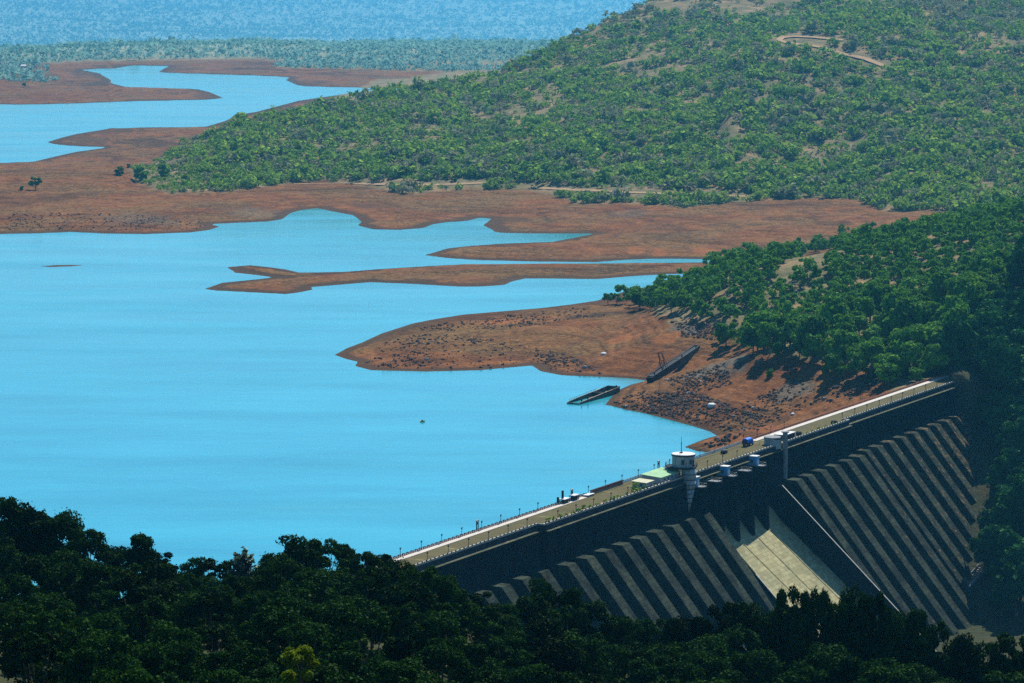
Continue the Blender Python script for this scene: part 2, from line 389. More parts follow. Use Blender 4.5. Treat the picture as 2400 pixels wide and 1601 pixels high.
main_back = (px(0, 0, [(0,1283),(270,1272),(420,1235),(600,1195),(850,1160),(700,1155),(560,1150),(420,1135),(370,1120),(480,1085),(600,1055),(860,1012),(1180,1002),(1480,1000),(1620,998),(1780,950),(1840,915),(1950,890),(2020,880)])
    + [(700,236),(850,214),(1010,207)])
far_shore = ([(-900,246)] + px(0, 0, [(0,822),(150,825),(600,815),(1000,800),(1650,785),(1760,772),(1650,725),(1550,700),(1150,690),(1000,685),(870,655),(860,625),(780,575),(630,548),(900,540),(1040,517),(1340,520),(1300,535),(1245,570),(1480,580),(1800,590),(2050,598),(2280,608),(2250,632),(2340,672)])
    + px(700, 0, [(60,682),(340,688),(600,695)]) + [(1010,207)])
islet = px(0, 350, [(285,921),(430,912),(560,909),(680,911),(560,922),(400,927)])
islet2 = px(0, 350, [(1618,932),(1628,929),(1640,932),(1628,935)])

def W(pts): return np.array([at(u, v)[:2] for u, v in pts])
poly_main = np.vstack([W(near_shore), [[3000, 1150], [15000, 4000], [15000, 60000], [W([(1010,207)])[0][0], 22000]], W(main_back)[::-1], W([(-900, 383)])])
poly_far = np.vstack([W(far_shore), [[W([(1010,207)])[0][0] + 3000, W([(1010,207)])[0][1] + 60], [W([(1010,207)])[0][0] + 3000, 60000], [-15000, 60000], [-15000, 5000]]])
polys = [poly_main, poly_far, W(islet), W(islet2)]

def sdist(x, y, P):
    d2 = np.full(x.shape, 1e18); ins = np.zeros(x.shape, bool)
    Q = np.roll(P, -1, axis=0)
    for (ax, ay), (bx, by) in zip(P, Q):
        ex, ey = bx - ax, by - ay
        l2 = ex * ex + ey * ey
        if l2 < 1e-9: continue
        t = np.clip(((x - ax) * ex + (y - ay) * ey) / l2, 0, 1)
        dx = x - (ax + t * ex); dy = y - (ay + t * ey)
        np.minimum(d2, dx * dx + dy * dy, out=d2)
        if ay != by:
            c = ((ay > y) != (by > y)) & (x < ex * (y - ay) / (by - ay) + ax)
            ins ^= c
    d = np.sqrt(d2)
    return np.where(ins, d, -d)

def land_sd(x, y):
    r = sdist(x, y, polys[0])
    for P in polys[1:]: r = np.maximum(r, sdist(x, y, P))
    return r

# ------------------------------------------------------------------ heights
def foreground_h(x, y):
    g = np.where(y < 250, 207 - 0.24 * y, 147 - 0.13 * (y - 250))
    g = np.where(y > 425, 124.25 - 0.62 * (y - 425), g)
    g = g - 13 * sstep(x, -22, 24) - 5 * sstep(x, 25, 60)
    return g + 1.2 * fbm(x, y, 30, 40, 3)

def interp(u, pts, j): return np.interp(u, [p[0] for p in pts], [p[j] for p in pts])
RIDGE1 = [(u, v + 9, d) for u, v, d in [(250,430,2900),(316,392,2950),(408,330,3050),(572,272,3150),(776,232,3250),(898,206,3350),(1031,186,3400),(1143,165,3450),(1256,119,3500),(1358,68,3600),(1429,33,3650),(1500,2,3700),(1650,-75,3850),(1850,-150,4050),(2100,-220,4250),(2500,-290,4500),(3400,-340,4600)]]
BASE1 = [(250,430),(316,396),(400,418),(520,408),(640,398),(760,386),(860,400),(940,412),(1100,404),(1256,414),(1350,434),(1600,443),(1740,438),(1920,434),(2000,436),(2080,462),(2200,470),(2420,472),(3400,480)]
RIDGE2 = [(1600,190,2950),(1680,130,3080),(1760,98,3130),(1800,88,3150),(1840,76,3180),(1920,40,3250),(2040,20,3300),(2180,0,3400),(2420,-45,3500),(3400,-160,3700)]

def upstream_h(x, y, sd):
    u = 1200 + F * x / np.maximum(y, 1)          # bearing of the point, close enough to its column
    los = ZC / np.maximum(y, 500)
    # bank slope: gentle spits, steep bank by the dam
    w = sstep(x, 20, 85) * (1 - sstep(y, 1600, 1800))
    S0 = np.minimum(0.62 * los, 0.09) * (1 - w) + 0.34 * w
    top = 22 + 0 * x
    bank = np.where(sd > 0, top * (1 - np.exp(-np.maximum(sd, 0) * S0 / top * 1.0)), 0.14 * sd)
    bank = np.maximum(bank, -25)
    near = (1 - sstep(y, 2060, 2280)) * sstep(x, 60, 120)
    inland = np.minimum(np.maximum(sd - 38, 0) * 0.19, 46) * near
    h = bank + inland
    h = h + np.where(sd > 0, 1, 0) * (sstep(sd, 0, 45) * (2.6 * fbm(x, y, 120, 3, 4) + 1.0 * fbm(x, y, 28, 9, 3)) + sstep(sd, 0, 12) * 0.5 * fbm(x, y, 9, 12, 2))
    tw = np.where((sd > 0) & (h > .6) & (h < 22), 1, 0) * sstep(sd, 2, 14)
    h = h + tw * 0.22 * np.sin(h * 2 * np.pi / 1.9 + 2.2 * fbm(x, y, 60, 14, 2))
    # gullies cut by the rains
    gl = np.abs(fbm(x + 40 * fbm(x, y, 150, 16, 2), y, 170, 17, 3))
    h = h - np.where(sd > 0, 1, 0) * sstep(sd, 12, 60) * (1 - sstep(gl, 0.0, 0.07)) * 1.3 * (1 - sstep(y, 4200, 5000))
    # middle hill
    dr = interp(u, RIDGE1, 2); vr = interp(u, RIDGE1, 1); zr = ZC - dr * (vr + 120) / F
    vb = interp(u, BASE1, 1); db = (ZC - 19) * F / (vb + 120)
    t = (y - db) / np.maximum(dr - db, 50)
    rise = np.where(t < 1, np.clip(t, 0, 1) ** 1.1, 1 - np.maximum(0, y - dr) * 0.22 / np.maximum(zr - 19, 8))
    rise = rise * sstep(u, 250, 430)
    m1 = h + (zr - h) * np.maximum(rise, -0.3)
    m1 = m1 + np.clip(np.sin(np.pi * np.clip(t, 0, 1)), 0, 1) * (26 * fbm(x, y, 360, 20, 3) + 8 * fbm(x, y, 90, 24, 3)) * np.clip((zr - 19) / 60, 0, 1)
    dr2 = interp(u, RIDGE2, 2); vr2 = interp(u, RIDGE2, 1); zr2 = ZC - dr2 * (vr2 + 120) / F
    t2 = (y - db) / np.maximum(dr2 - db, 50)
    r2 = np.where(t2 < 1, np.clip(t2, 0, 1) ** 1.05, 1 - np.maximum(0, y - dr2) * 0.30 / np.maximum(zr2 - 19, 8))
    r2 = r2 * sstep(u, 1600, 1720)
    m2 = h + (zr2 - h) * np.maximum(r2, -0.3) + np.sin(np.pi * np.clip(t2, 0, 1)) * 16 * fbm(x, y, 260, 30, 3)
    hill = np.where((t > 0) & (sd > 0), np.maximum(m1, m2), -99)
    h = np.maximum(h, hill)
    sc_ = (x - P1[0]) * E1[0] + (y - P1[1]) * E1[1]; oc_ = (x - P1[0]) * N1[0] + (y - P1[1]) * N1[1]
    h = np.where((sc_ > 300) & (sc_ < 462) & (oc_ > -16) & (oc_ < 8), np.minimum(h, 25.0 + np.maximum(0, -oc_ - 9) * .3), h)
    h = np.where(sd > 1, np.maximum(h, 0.12 + 0.035 * np.minimum(sd, 14)), h)
    # far country
    far = sstep(y, 5900, 6900)
    # the country beyond falls away behind the lake's rim, then climbs to distant ranges
    fv = np.interp(y, [6000, 6600, 8000, 12000, 22000, 23500, 26000, 29000, 32500, 36000, 40000], [124, 121, 119, 115, 112, 108, 78, 38, -15, -80, -140])
    fz = ZC - y * (fv + 120) / F
    fz = np.where(y < 6700, np.maximum(fz, 4 - 5 * sstep(y, 6400, 6700)), fz)
    fz = fz + sstep(y, 5900, 6500) * (1 - sstep(y, 8000, 9500)) * np.clip(6 + 44 * fbm(x, .4 * y, 620, 58, 3), 0, 40)      # wooded knolls along the far rim
    fz = fz + sstep(y, 6500, 9000) * (18 * fbm(x, y, 2300, 50, 4)) + sstep(y, 23000, 26500) * 95 * fbm(x + .35 * y, y, 2600, 54, 4)
    h = np.where((sd > 0) & (y > 5900), h * (1 - far) + fz * far, h)
    return h

def height(x, y, sd=None):
    x = np.asarray(x, float); y = np.asarray(y, float)
    if sd is None: sd = land_sd(x, y)
    rx, ry = x - P1[0], y - P1[1]
    s = rx * E1[0] + ry * E1[1]; o = rx * N1[0] + ry * N1[1]
    up = upstream_h(x, y, sd)
    dn = -49 + 0.43 * np.maximum(0, s - 297) + 0.52 * np.maximum(0, 20 - s) + 0.02 * np.maximum(o - 80, 0)
    dn = dn + 2.2 * fbm(x, y, 60, 60, 4)
    dn = np.minimum(dn, 26 + 0.25 * np.maximum(s - 440, 0) + 3 * fbm(x, y, 80, 64, 3))
    wdn = np.where(s > 430, sstep(o, 6 - 60 * sstep(s, 440, 520), 45), (o > 6).astype(float))
    h = up * (1 - wdn) + dn * wdn
    ends = 30 - 0.3 * np.maximum(0, np.abs(o - 5) - 10)
    h = np.where(s < -110, np.maximum(h, np.minimum(ends, 26 + (-110 - s) * 0.3)), h)
    fg = foreground_h(x, y)
    return np.where(y < 1150, np.maximum(h, fg), h)

# one ground sheet: rows by depth, columns by bearing
def depth_rows():
    ys = [60.0]
    while ys[-1] < 1080: ys.append(ys[-1] + max(5.0, ys[-1] * 0.012))
    while ys[-1] < 39500: ys.append(ys[-1] + min(130, max(3.2, ys[-1] ** 2 / (ZC * 3200) * 0.85)))
    return np.array(ys)
YS = depth_rows()
AS = np.concatenate([np.linspace(-0.30, -0.185, 50)[:-1], np.linspace(-0.185, 0.185, 660), np.linspace(0.185, 0.34, 60)[1:]])
GX = AS[None, :] * YS[:, None]; GY = np.repeat(YS[:, None], len(AS), 1)
SD = np.full(GX.shape, -60.0)
mask = GY > 1080
SD[mask] = land_sd(GX[mask], GY[mask])
GH = height(GX, GY, SD)

def H(x, y):
    """ground height by interpolation in the sheet"""
    x = np.asarray(x, float); y = np.asarray(y, float)
    i = np.clip(np.interp(y, YS, np.arange(len(YS))), 0, len(YS) - 1.001)
    j = np.clip(np.interp(x / y, AS, np.arange(len(AS))), 0, len(AS) - 1.001)
    i0 = i.astype(int); j0 = j.astype(int); fi = i - i0; fj = j - j0
    return (GH[i0, j0] * (1 - fi) * (1 - fj) + GH[i0 + 1, j0] * fi * (1 - fj) + GH[i0, j0 + 1] * (1 - fi) * fj + GH[i0 + 1, j0 + 1] * fi * fj)

_far_ys = YS[YS > 1150]
def hit(u, v, lo=1150.0, hi=39000.0):
    """where a sight line first meets the ground"""
    r = ray(u, v)
    ys = _far_ys[(_far_ys >= lo) & (_far_ys <= hi)]; ts = ys / r[1]
    xs = r[0] * ts; zs = ZC + r[2] * ts
    k = np.nonzero(H(xs, ys) >= zs)[0]
    if len(k) == 0: return None
    k = k[0]
    if k > 0:
        a, b = H(xs[k-1], ys[k-1]) - zs[k-1], H(xs[k], ys[k]) - zs[k]
        f = a / (a - b) if abs(a - b) > 1e-9 else 1.0
    else: f = 1.0; k = 1
    x = xs[k-1] + (xs[k] - xs[k-1]) * f; y = ys[k-1] + (ys[k] - ys[k-1]) * f
    return float(x), float(y), float(H(x, y))

def proj(x, y, z):
    dz = z - ZC
    d = y * CP - dz * SP; up = y * SP + dz * CP
    return 1200 + F * x / d, 800.5 - F * up / d

def veg_cover(x, y, z, sd):
    """1 where scrub or wood grows, 0 on the bare drawdown ground"""
    u = 1200 + F * x / y
    mid = sstep(y, 2250, 2400)
    vb = interp(u, BASE1, 1); db = (ZC - 19) * F / (vb + 120)
    wig = 26 * fbm(x, y, 70, 70, 3)
    dr = interp(u, RIDGE1, 2)
    c_mid = ((y + wig) > db) & (u > 312 + .4 * wig) & (y < 5200) & (y < dr + 15 + np.maximum(0, u - 520) * 5)
    c_far = ((y > 5200) & (sd > 210 + 150 * fbm(x, y, 500, 74, 3))) | (y > 7000)
    s = (x - P1[0]) * E1[0] + (y - P1[1]) * E1[1]; o = (x - P1[0]) * N1[0] + (y - P1[1]) * N1[1]
    c_near = (y < 2250) & (o < 8) & (x > 50) & (z > 14.5 + 7 * sstep(y, 1800, 1500) + 5 * fbm(x, y, 50, 78, 3))
    c_down = (o >= 8) & (y < 1700)
    return np.where(c_mid | c_far | c_near | c_down, 1.0, 0.0)

VEG = veg_cover(GX, GY, GH, SD)
def soft(a, n=1):
    for _ in range(n):
        b = a.copy(); b[1:-1, 1:-1] = (a[1:-1, 1:-1] * 2 + a[:-2, 1:-1] + a[2:, 1:-1] + a[1:-1, :-2] + a[1:-1, 2:]) / 6; a = b
    return a

nr, nc = GX.shape
idx = np.arange(nr * nc).reshape(nr, nc)
quads = np.stack([idx[:-1, :-1], idx[:-1, 1:], idx[1:, 1:], idx[1:, :-1]], -1).reshape(-1, 4)
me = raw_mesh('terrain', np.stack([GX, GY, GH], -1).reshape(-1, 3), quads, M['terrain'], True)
zone = np.zeros((nr, nc, 4), np.float32); zone[..., 3] = 1
zone[..., 0] = soft(VEG, 2)
RS = (GX - P1[0]) * E1[0] + (GY - P1[1]) * E1[1]; RO = (GX - P1[0]) * N1[0] + (GY - P1[1]) * N1[1]
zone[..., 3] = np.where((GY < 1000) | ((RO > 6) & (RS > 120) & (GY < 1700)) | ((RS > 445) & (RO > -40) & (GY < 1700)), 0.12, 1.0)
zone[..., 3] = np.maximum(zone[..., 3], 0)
def blob(u, v, ru, rv):
    """patch of bare bright earth or grey rubble: an ellipse on the ground"""
    c = hit(u, v)
    if c is None: return np.zeros_like(GX)
    rx = ru / F * c[1]; ry = rv / F * c[1] / (ZC / c[1])
    d = ((GX - c[0]) / rx) ** 2 + ((GY - c[1]) / ry) ** 2 + 0.8 * fbm(GX, GY, rx * 0.7, 80, 3)
    return 1 - sstep(d, 0.45, 1.0)
for a in [(1470,793,60,10),(1560,790,40,8),(1180,755,60,10),(1545,592,22,7),(1490,588,25,6),(1650,588,30,8),(1700,1035,55,16),(1790,1005,60,12),(1010,420,140,4),(1560,455,100,4)]:
    zone[..., 1] = np.maximum(zone[..., 1], 0.4 * blob(*a))
for a in [(1690,855,70,24),(1640,880,40,14),(1630,752,60,14),(600,500,70,14),(330,515,110,12),(1850,920,60,12),(1480,500,60,10)]:
    zone[..., 2] = np.maximum(zone[..., 2], (0.28 if a[1] < 600 else 0.65) * blob(*a))
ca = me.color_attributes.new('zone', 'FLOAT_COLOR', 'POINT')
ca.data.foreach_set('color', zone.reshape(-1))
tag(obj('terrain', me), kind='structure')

# lake: upstream of the dam axis only
wv = [(*D(-1500, 2.0), ), (*D(600, 2.0), ), (9000, 1700, 0), (9000, 6800, 0), (-9000, 6800, 0), (-9000, -300, 0)]
MB().add([(p[0], p[1], 0.0) for p in wv], [tuple(range(6))]).build('water', M['water'])['kind'] = 'structure'

# ================================================================== the dam
def comb(segs, o0, o1, zb):
    """one connected low wall along the crest whose top steps up and down: segs of (s0, s1, top)"""
    b = MB(); v = []; f = []
    def col(s, z): v.extend([(s, -o0, z), (s, -o1, z)]); return len(v) - 2
    prev = None
    for s0, s1, zt in segs:
        a = col(s0, zb) if prev is None else prev
        at_, bt, bb = col(s0, zt), col(s1, zt), col(s1, zb)
        f.extend([(a, bb, bt, at_), (a + 1, at_ + 1, bt + 1, bb + 1), (at_, bt, bt + 1, at_ + 1), (a, a + 1, bb + 1, bb), (a, at_, at_ + 1, a + 1), (bb, bb + 1, bt + 1, bt)])
        prev = bb
    return b.add(v, f)
def teeth(s0, s1, step, w_, hi, lo):
    out = []; s = s0
    while s + step <= s1: out += [(s, s + w_, hi), (s + w_, s + step, lo)]; s += step
    return out
dam = thing('concrete_dam', 'long dark ribbed gravity dam holding back the blue lake', 'dam', D(0, 0, 0), THETA)
SL, SR = -175, 452              # ends of the wall
JL, JR = 40.0, 303.0            # the crest is broader between these
SPL, SPR = 156.0, 220.6         # spillway
ZB = -78
def secs(): return [(SL, JL, 11.4, 12.9, 12.5), (JL, SPL, 13.8, 15.1, 12.7), (SPR, JR, 13.8, 15.1, 12.7), (JR, SR, 11.3, 12.8, 13.1)]
b = MB()
for s0, s1, wd, ow, zt in secs():
    b.prism([(0.35, ZB), (ow + 0.77 * (zt - ZB), ZB), (ow, zt), (ow, 23.9), (0.35, 23.9)], s0, s1)
b.prism([(0.35, ZB), (8 + 1.15 * (9.7 - ZB) - 0.6, ZB), (9, 7.0), (0.35, 6.0)], SPL, SPR)     # mass under the spillway crest
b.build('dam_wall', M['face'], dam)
b = MB()
for s0, s1, wd, ow, zt in [(SL, JL, 11.4, 12.9, 0), (JL, JR, 13.8, 15.1, 0), (JR, SR, 11.3, 12.8, 0)]:
    b.dbox(s0, s1, 0.0, wd, 24.05, 25.9)
b.build('crest_beam', M['fascia'], dam)
b = MB()
for s0, s1, wd in [(SL, JL, 11.4), (JL, JR, 13.8), (JR, SR, 11.3)]:
    b.dbox(s0, s1, 2.6, wd - 0.5, 25.9, 26.0)
b.build('crest_road', M['road'], dam)
MB().dbox(SL, 98, 0.0, 2.6, 25.9, 26.16).build('sidewalk', M['walk'], dam)
MB().dbox(236, SR, 0.0, 2.9, 25.9, 26.16).build('sidewalk', M['walk'], dam)
MB().dbox(98, 236, 0.0, 2.6, 25.9, 26.08).build('sidewalk', M['road'], dam)['label'] = 'dusty stretch of sidewalk in the middle of the crest'
# downstream parapet: low pale wall with notched top
b = MB()
for s0, s1, wd in [(SL, JL, 11.4), (JL, JR, 13.8), (JR, SR, 11.3)]:
    b.dbox(s0, s1, wd - 0.7, wd, 25.9, 26.42)
b.dbox(JL - 0.4, JL, 11.4, 13.8, 25.9, 26.42); b.dbox(JR, JR + 0.4, 11.3, 13.8, 25.9, 26.42)
b.build('downstream_parapet', M['wallcap'], dam)
for s0, s1, wd in [(SL, JL, 11.4), (JL, 226, 13.8), (240, JR, 13.8), (JR, SR, 11.3)]:
    comb(teeth(s0 + .3, s1, 2.65, 0.6, 26.8, 26.44), wd - 0.14, wd + 0.03, 26.40).build('parapet_posts', M['black'], dam)
# walkway ledge below the crest beam
b = MB()
for s0, s1, wd, ow in [(SL, JL, 11.4, 12.9), (JL, SPL - 4, 13.8, 15.1), (SPL - 4, SPR + 6, 13.8, 15.0), (SPR + 6, JR, 13.8, 15.1), (JR, SR, 11.3, 12.8)]:
    b.dbox(s0, s1, wd - 0.3, ow + 0.14, 23.86, 24.04)
b.build('walkway_ledge', M['ledge'], dam)
# upstream railing: red and white posts under a rail
rl = comb(teeth(SL, 98, 1.32, .62, 26.74, 26.2), .06, .34, 26.1).build('upstream_railing', M['red'], dam)
comb(teeth(SL + .64, 98, 1.32, .64, 26.8, 26.19), .05, .36, 26.09).build('white_posts', M['white'], rl)
comb(teeth(SL + .5, 98, 2.64, .7, 27.05, 26.86), .1, .34, 26.79).build('post_caps', M['black'], rl)
rl = comb(teeth(125, 229, 1.32, .5, 26.95, 26.15), .05, .35, 26.05).build('upstream_railing', M['white'], dam)
MB().dbox(125, 229, .08, .3, 26.95, 27.05).build('handrail', M['grey'], rl)
rl = comb(teeth(229, SR, 1.32, .35, 26.95, 26.25), .05, .3, 26.1).build('upstream_railing', M['red'], dam)
MB().dbox(229, SR, .1, .28, 26.95, 27.05).build('handrail', M['red'], rl)
# buttress ribs
RIB_L = [-23.0, -9.9, 2.6, 16.2, 29.3]
RIB_W = [42.8, 56.4, 69.8, 83.2, 96.6, 109.9, 123.0, 135.9, 149.1, 233.0, 243.9, 256.9, 270.2, 283.7, 296.6]
RIB_R = [309.6, 321.6, 334.7, 348.2, 361.8, 374.9, 387.8, 401.3, 415.0, 429.0]
for k, s in enumerate(RIB_L + RIB_W + RIB_R):
    ow, zt = (12.9, 12.5) if s < JL else ((15.1, 12.7) if s < JR else (12.8, 13.1))
    wdt = 5.8; dp = 5.6
    if s in (-9.9, 2.6, 16.2, 29.3): dp = 4.9
    if abs(s - 309.6) < 1: wdt = 4.6
    zb = max(ZB, -49 + 0.43 * (s - 297) - 30) if s > 230 else ZB
    zm = (zt + zb) / 2
    b = MB()
    pr = [(ow - 0.4, zb), (ow + dp + 0.82 * (zt - zb), zb), (ow + dp, zt), (ow - 0.4, zt)]
    b.prism(pr, s, s + wdt)
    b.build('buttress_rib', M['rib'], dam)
# spillway: ogee crest and chute
prof = [(6.0, 7.2), (8.5, 8.6), (11, 8.0), (14, 5.9), (17, 2.9), (20, -0.7)]
z = -0.7
while z > ZB: z -= 8; prof.append((20 + 1.2 * (-0.7 - z), z))
b = MB(); vs = []; fs = []
for o_, z_ in prof: vs += [(SPL, -o_, z_), (SPR, -o_, z_)]
for i in range(len(prof) - 1): fs.append((2*i, 2*i+2, 2*i+3, 2*i+1))
b.add(vs, fs)
b.build('spillway_chute', M['chute'], dam)
# flow lines left by the piers: slightly raised seams down the chute
for sp in (167, 180.5, 194, 207):
    pr = [(o_, z_ + .22) for o_, z_ in prof[5:]]
    b = MB(); b.prism(pr + [(o_, z_ - .5) for o_, z_ in reversed(prof[5:])], sp - .35, sp + .35)
    b.build('chute_seam', M['chute'], dam)
# training walls either side of the chute
def wall_prof(o0, z0, k): return [(9, ZB), (o0 + k * (z0 - ZB), ZB), (o0, z0), (9, z0)]
b = MB(); b.prism(wall_prof(20.2, 12.6, 1.085), SPR, SPR + .8); b.build('training_wall', M['pier'], dam)
def cope(o0, z0, k, s0, s1):
    zz = ZB; oo = o0 + k * (z0 - zz)
    b = MB(); b.prism([(o0, z0 - .3), (oo, zz - .3), (oo, zz + .08), (o0, z0 + .08)], s0, s1); b.build('wall_coping', M['wallcap'], dam)
cope(20.2, 12.6, 1.085, SPR + .2, SPR + .84)
b = MB(); b.prism([(9, ZB), (38.2 + 1.0 * (-8.1 - ZB), ZB), (28.1, 2.0), (9, 2.0)], SPL - 0.9, SPL); b.build('training_wall', M['pier'], dam)
cope(38.2, -8.1, 1.0, SPL - .6, SPL + .05)
# piers with their working platforms, gates between them
PIERS = [154.0, 167.2, 180.6, 193.8, 207.0]
for k, sp in enumerate(PIERS):
    b = MB(); b.prism([(-1.5, -6), (21.5, -6), (20.0, 22.0), (-1.5, 22.0)], sp - 2.4, sp)
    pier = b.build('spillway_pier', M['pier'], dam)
    b = MB(); b.dbox(sp - 3.0, sp + 0.4, 13.0, 19.6, 22.0, 22.3); b.build('platform', M['grey'], pier)
    b = MB()
    for o_ in (15.2, 17.4, 19.4): b.dbox(sp - 2.95, sp - 2.85, o_, o_ + .1, 22.3, 23.3); b.dbox(sp + .25, sp + .35, o_, o_ + .1, 22.3, 23.3)
    b.dbox(sp - 2.95, sp - 2.87, 15.2, 19.5, 23.2, 23.32); b.dbox(sp + .25, sp + .33, 15.2, 19.5, 23.2, 23.32); b.dbox(sp - 2.95, sp + .35, 19.42, 19.5, 23.2, 23.32)
    b.build('platform_rail', M['wallcap'], pier)
    b = MB(); vs = []; fs = []
    for i in range(9):
        a = -0.5 + i * 0.14; vs += [(sp, -(17.5 - 9.5 * math.cos(a)), 14 + 9.5 * math.sin(a) * 1.5), (sp + 11.2, -(17.5 - 9.5 * math.cos(a)), 14 + 9.5 * math.sin(a) * 1.5)]
    for i in range(8): fs.append((2*i, 2*i+1, 2*i+3, 2*i+2))
    b.add(vs, fs)
    g = b.build('spillway_gate', M['steel'], dam)
    b = MB()
    for zz in (9.5, 12.5, 15.5, 18.5): b.dbox(sp + .1, sp + 11.1, 9.0, 9.3, zz, zz + .35)
    b.build('gate_rib', M['rust'], g)
# end block carrying the lookout
b = MB(); b.prism([(0.4, ZB), (15.1 + 0.8 * (12 - ZB), ZB), (15.3, 12.6), (15.1, 24.0), (0.4, 24.0)], SPR + .82, 233.0)
b.build('end_pier', M['pier'], dam)

# ------------------------------------------------------------------ control tower
tw = thing('control_tower', 'round pale control tower with a flat white roof and dark gallery beside the spillway', 'tower', D(148.8, 15.0, 13.6), THETA)
def T(b, z0, z1, r0, r1, n=28, o_=0.0): return b.cyl(0, -o_, z0, z1, r0, r1, n)
b = MB(); T(b, 0.0, 8.0, 0.25, 2.1); T(b, 8.0, 11.2, 2.1, 2.55); T(b, 11.2, 15.6, 2.55, 2.65); b.build('shaft', M['whitewash'], tw, True)
for zz, r in ((3.0, 1.02), (4.8, 1.5), (6.4, 1.86), (8.0, 2.18), (9.6, 2.42), (11.4, 2.64), (13.4, 2.68)):
    b = MB(); T(b, zz, zz + 0.22, r, r + .06); b.build('shaft_band', M['steel'], tw)
b = MB(); b.cyl(0, 3.0, 15.5, 16.1, 5.2, 5.75, 36); b.build('gallery', M['steel'], tw)
b = MB()
for i in range(36):
    a0, a1 = 2 * math.pi * i / 36, 2 * math.pi * (i + 1) / 36
    for r0, r1, z0, z1 in ((5.6, 5.75, 16.1, 17.25),):
        v = [(r * math.cos(a), 3.0 + r * math.sin(a), z) for z in (z0, z1) for a in (a0, a1) for r in (r0, r1)]
        b.add(v, [(0,1,3,2), (4,6,7,5), (0,4,5,1), (2,3,7,6)])
b.build('gallery_parapet', M['fascia'], tw)
b = MB(); b.cyl(0, 2.2, 16.1, 20.0, 4.0, 4.0, 32); cab = b.build('cabin', M['whitewash'], tw, False)
for a in (-2.75, -2.0, -1.62, -0.85, -0.4, 0.3):
    w_ = 0.13 if a != -1.62 else 0.15
    z0, z1 = (16.2, 18.6) if a in (-1.62, -0.4) else (17.2, 18.9)
    b = MB(); b.cyl(0, 2.2, z0, z1, 4.05, 4.05, 4, a - w_, a + w_)
    b.build('door' if a in (-1.62, -0.4) else 'window', M['glass'], cab)
b = MB(); b.cyl(0, 2.2, 20.0, 20.55, 4.3, 4.3, 36); b.build('roof_edge', M['steel'], tw)
b = MB(); b.cyl(0, 2.2, 20.55, 20.68, 4.26, 4.1, 36); b.build('roof', M['white'], tw)
b = MB(); b.tube((-1.4, 2.3, 20.6), (-1.4, 2.3, 25.0), 0.09); b.tube((-1.9, 2.3, 24.2), (-.7, 2.3, 24.4), 0.05); b.build('aerial', M['black'], tw)
b = MB(); b.tube((.8, 3.4, 20.6), (.8, 3.4, 26.6), 0.12, .06); b.box(.2, 1.5, 3.0, 3.9, 20.6, 20.95); b.build('mast', M['black'], tw)

# ------------------------------------------------------------------ buildings on the crest
def shed(name, label, cat, s0, s1, o0, o1, z1, z1b, wallm, roofm, wins, over=0.35):
    t = thing(name, label, cat, D((s0 + s1) / 2, (o0 + o1) / 2, 26.0), THETA)
    hx, hy = (s1 - s0) / 2, (o1 - o0) / 2
    b = MB().add([(-hx,-hy,0),(hx,-hy,0),(hx,hy,0),(-hx,hy,0),(-hx,-hy,z1),(hx,-hy,z1),(hx,hy,z1b),(-hx,hy,z1b)],
                 [(0,3,2,1),(4,5,6,7),(0,1,5,4),(1,2,6,5),(2,3,7,6),(3,0,4,7)])
    wl = b.build('wall', wallm, t)
    a = over; th = 0.16
    b = MB().add([(-hx-a,-hy-a,z1),(hx+a,-hy-a,z1),(hx+a,hy+a,z1b),(-hx-a,hy+a,z1b),(-hx-a,-hy-a,z1+th),(hx+a,-hy-a,z1+th),(hx+a,hy+a,z1b+th),(-hx-a,hy+a,z1b+th)],
                 [(0,3,2,1),(4,5,6,7),(0,1,5,4),(1,2,6,5),(2,3,7,6),(3,0,4,7)])
    for p in b.v: pass
    b.build('roof', roofm, t)
    for kind, side, c, w_, z0, zt in wins:
        b = MB()
        if side == 'front': b.box(c - w_/2, c + w_/2, -hy - 0.05, -hy + .05, z0, zt)     # faces downstream
        else: b.box(-hx - 0.05, -hx + .05, c - w_/2, c + w_/2, z0, zt)
        b.build(kind, M['glass'], wl)
    return t
shed('site_shed', 'long shed with a bright green sheet roof against the control tower', 'shed', 130.6, 147.2, 5.2, 12.5, 2.1, 2.75, M['whitewash'], M['greenroof'],
     [('window','front',-5,1.1,.8,1.5),('window','front',-2,1.1,.8,1.5),('window','front',1,1.1,.8,1.5),('window','front',4,1.1,.8,1.5),('window','front',7,.9,.8,1.5)])
shed('site_hut', 'small whitewashed hut with a cream roof and two dark windows beside the green-roofed shed', 'hut', 120.2, 126.2, 6.6, 11.8, 1.7, 2.0, M['whitewash'], M['cream'],
     [('window','end',1.2,.6,.7,1.3),('window','end',-.8,.7,.7,1.4),('door','front',1.2,.8,.05,1.4)])
shed('store_room', 'low store room with a white flat roof behind the round pillar', 'shed', 243.5, 253.0, 7.6, 11.6, 1.9, 1.9, M['fascia'], M['white'], [('door','end',0,1.0,.05,1.5)])

lk = thing('lookout_room', 'round stained-white lookout room with a dark flat roof rim on the spillway end pier', 'lookout', D(231.6, 11.6, 24.0), THETA)
b = MB(); b.cyl(0, 0, 0.6, 4.6, 3.25, 3.35, 30); b.build('wall', M['whitewash'], lk, False)
b = MB(); b.cyl(0, 0, -3, 0.6, 3.0, 3.25, 30); b.build('base', M['pier'], lk)
b = MB(); b.cyl(0, 0, 4.6, 5.0, 3.45, 3.45, 30); b.build('roof_rim', M['grey'], lk)
b = MB(); b.cyl(0, -.0, 4.15, 4.5, 3.4, 3.42, 8, -2.6, -1.2); b.build('window', M['glass'], lk)
b = MB(); b.cyl(-1.3, 2.2, .6, 3.2, 2.6, 2.6, 4, 1.9, 2.3); b.build('door', M['glass'], lk)

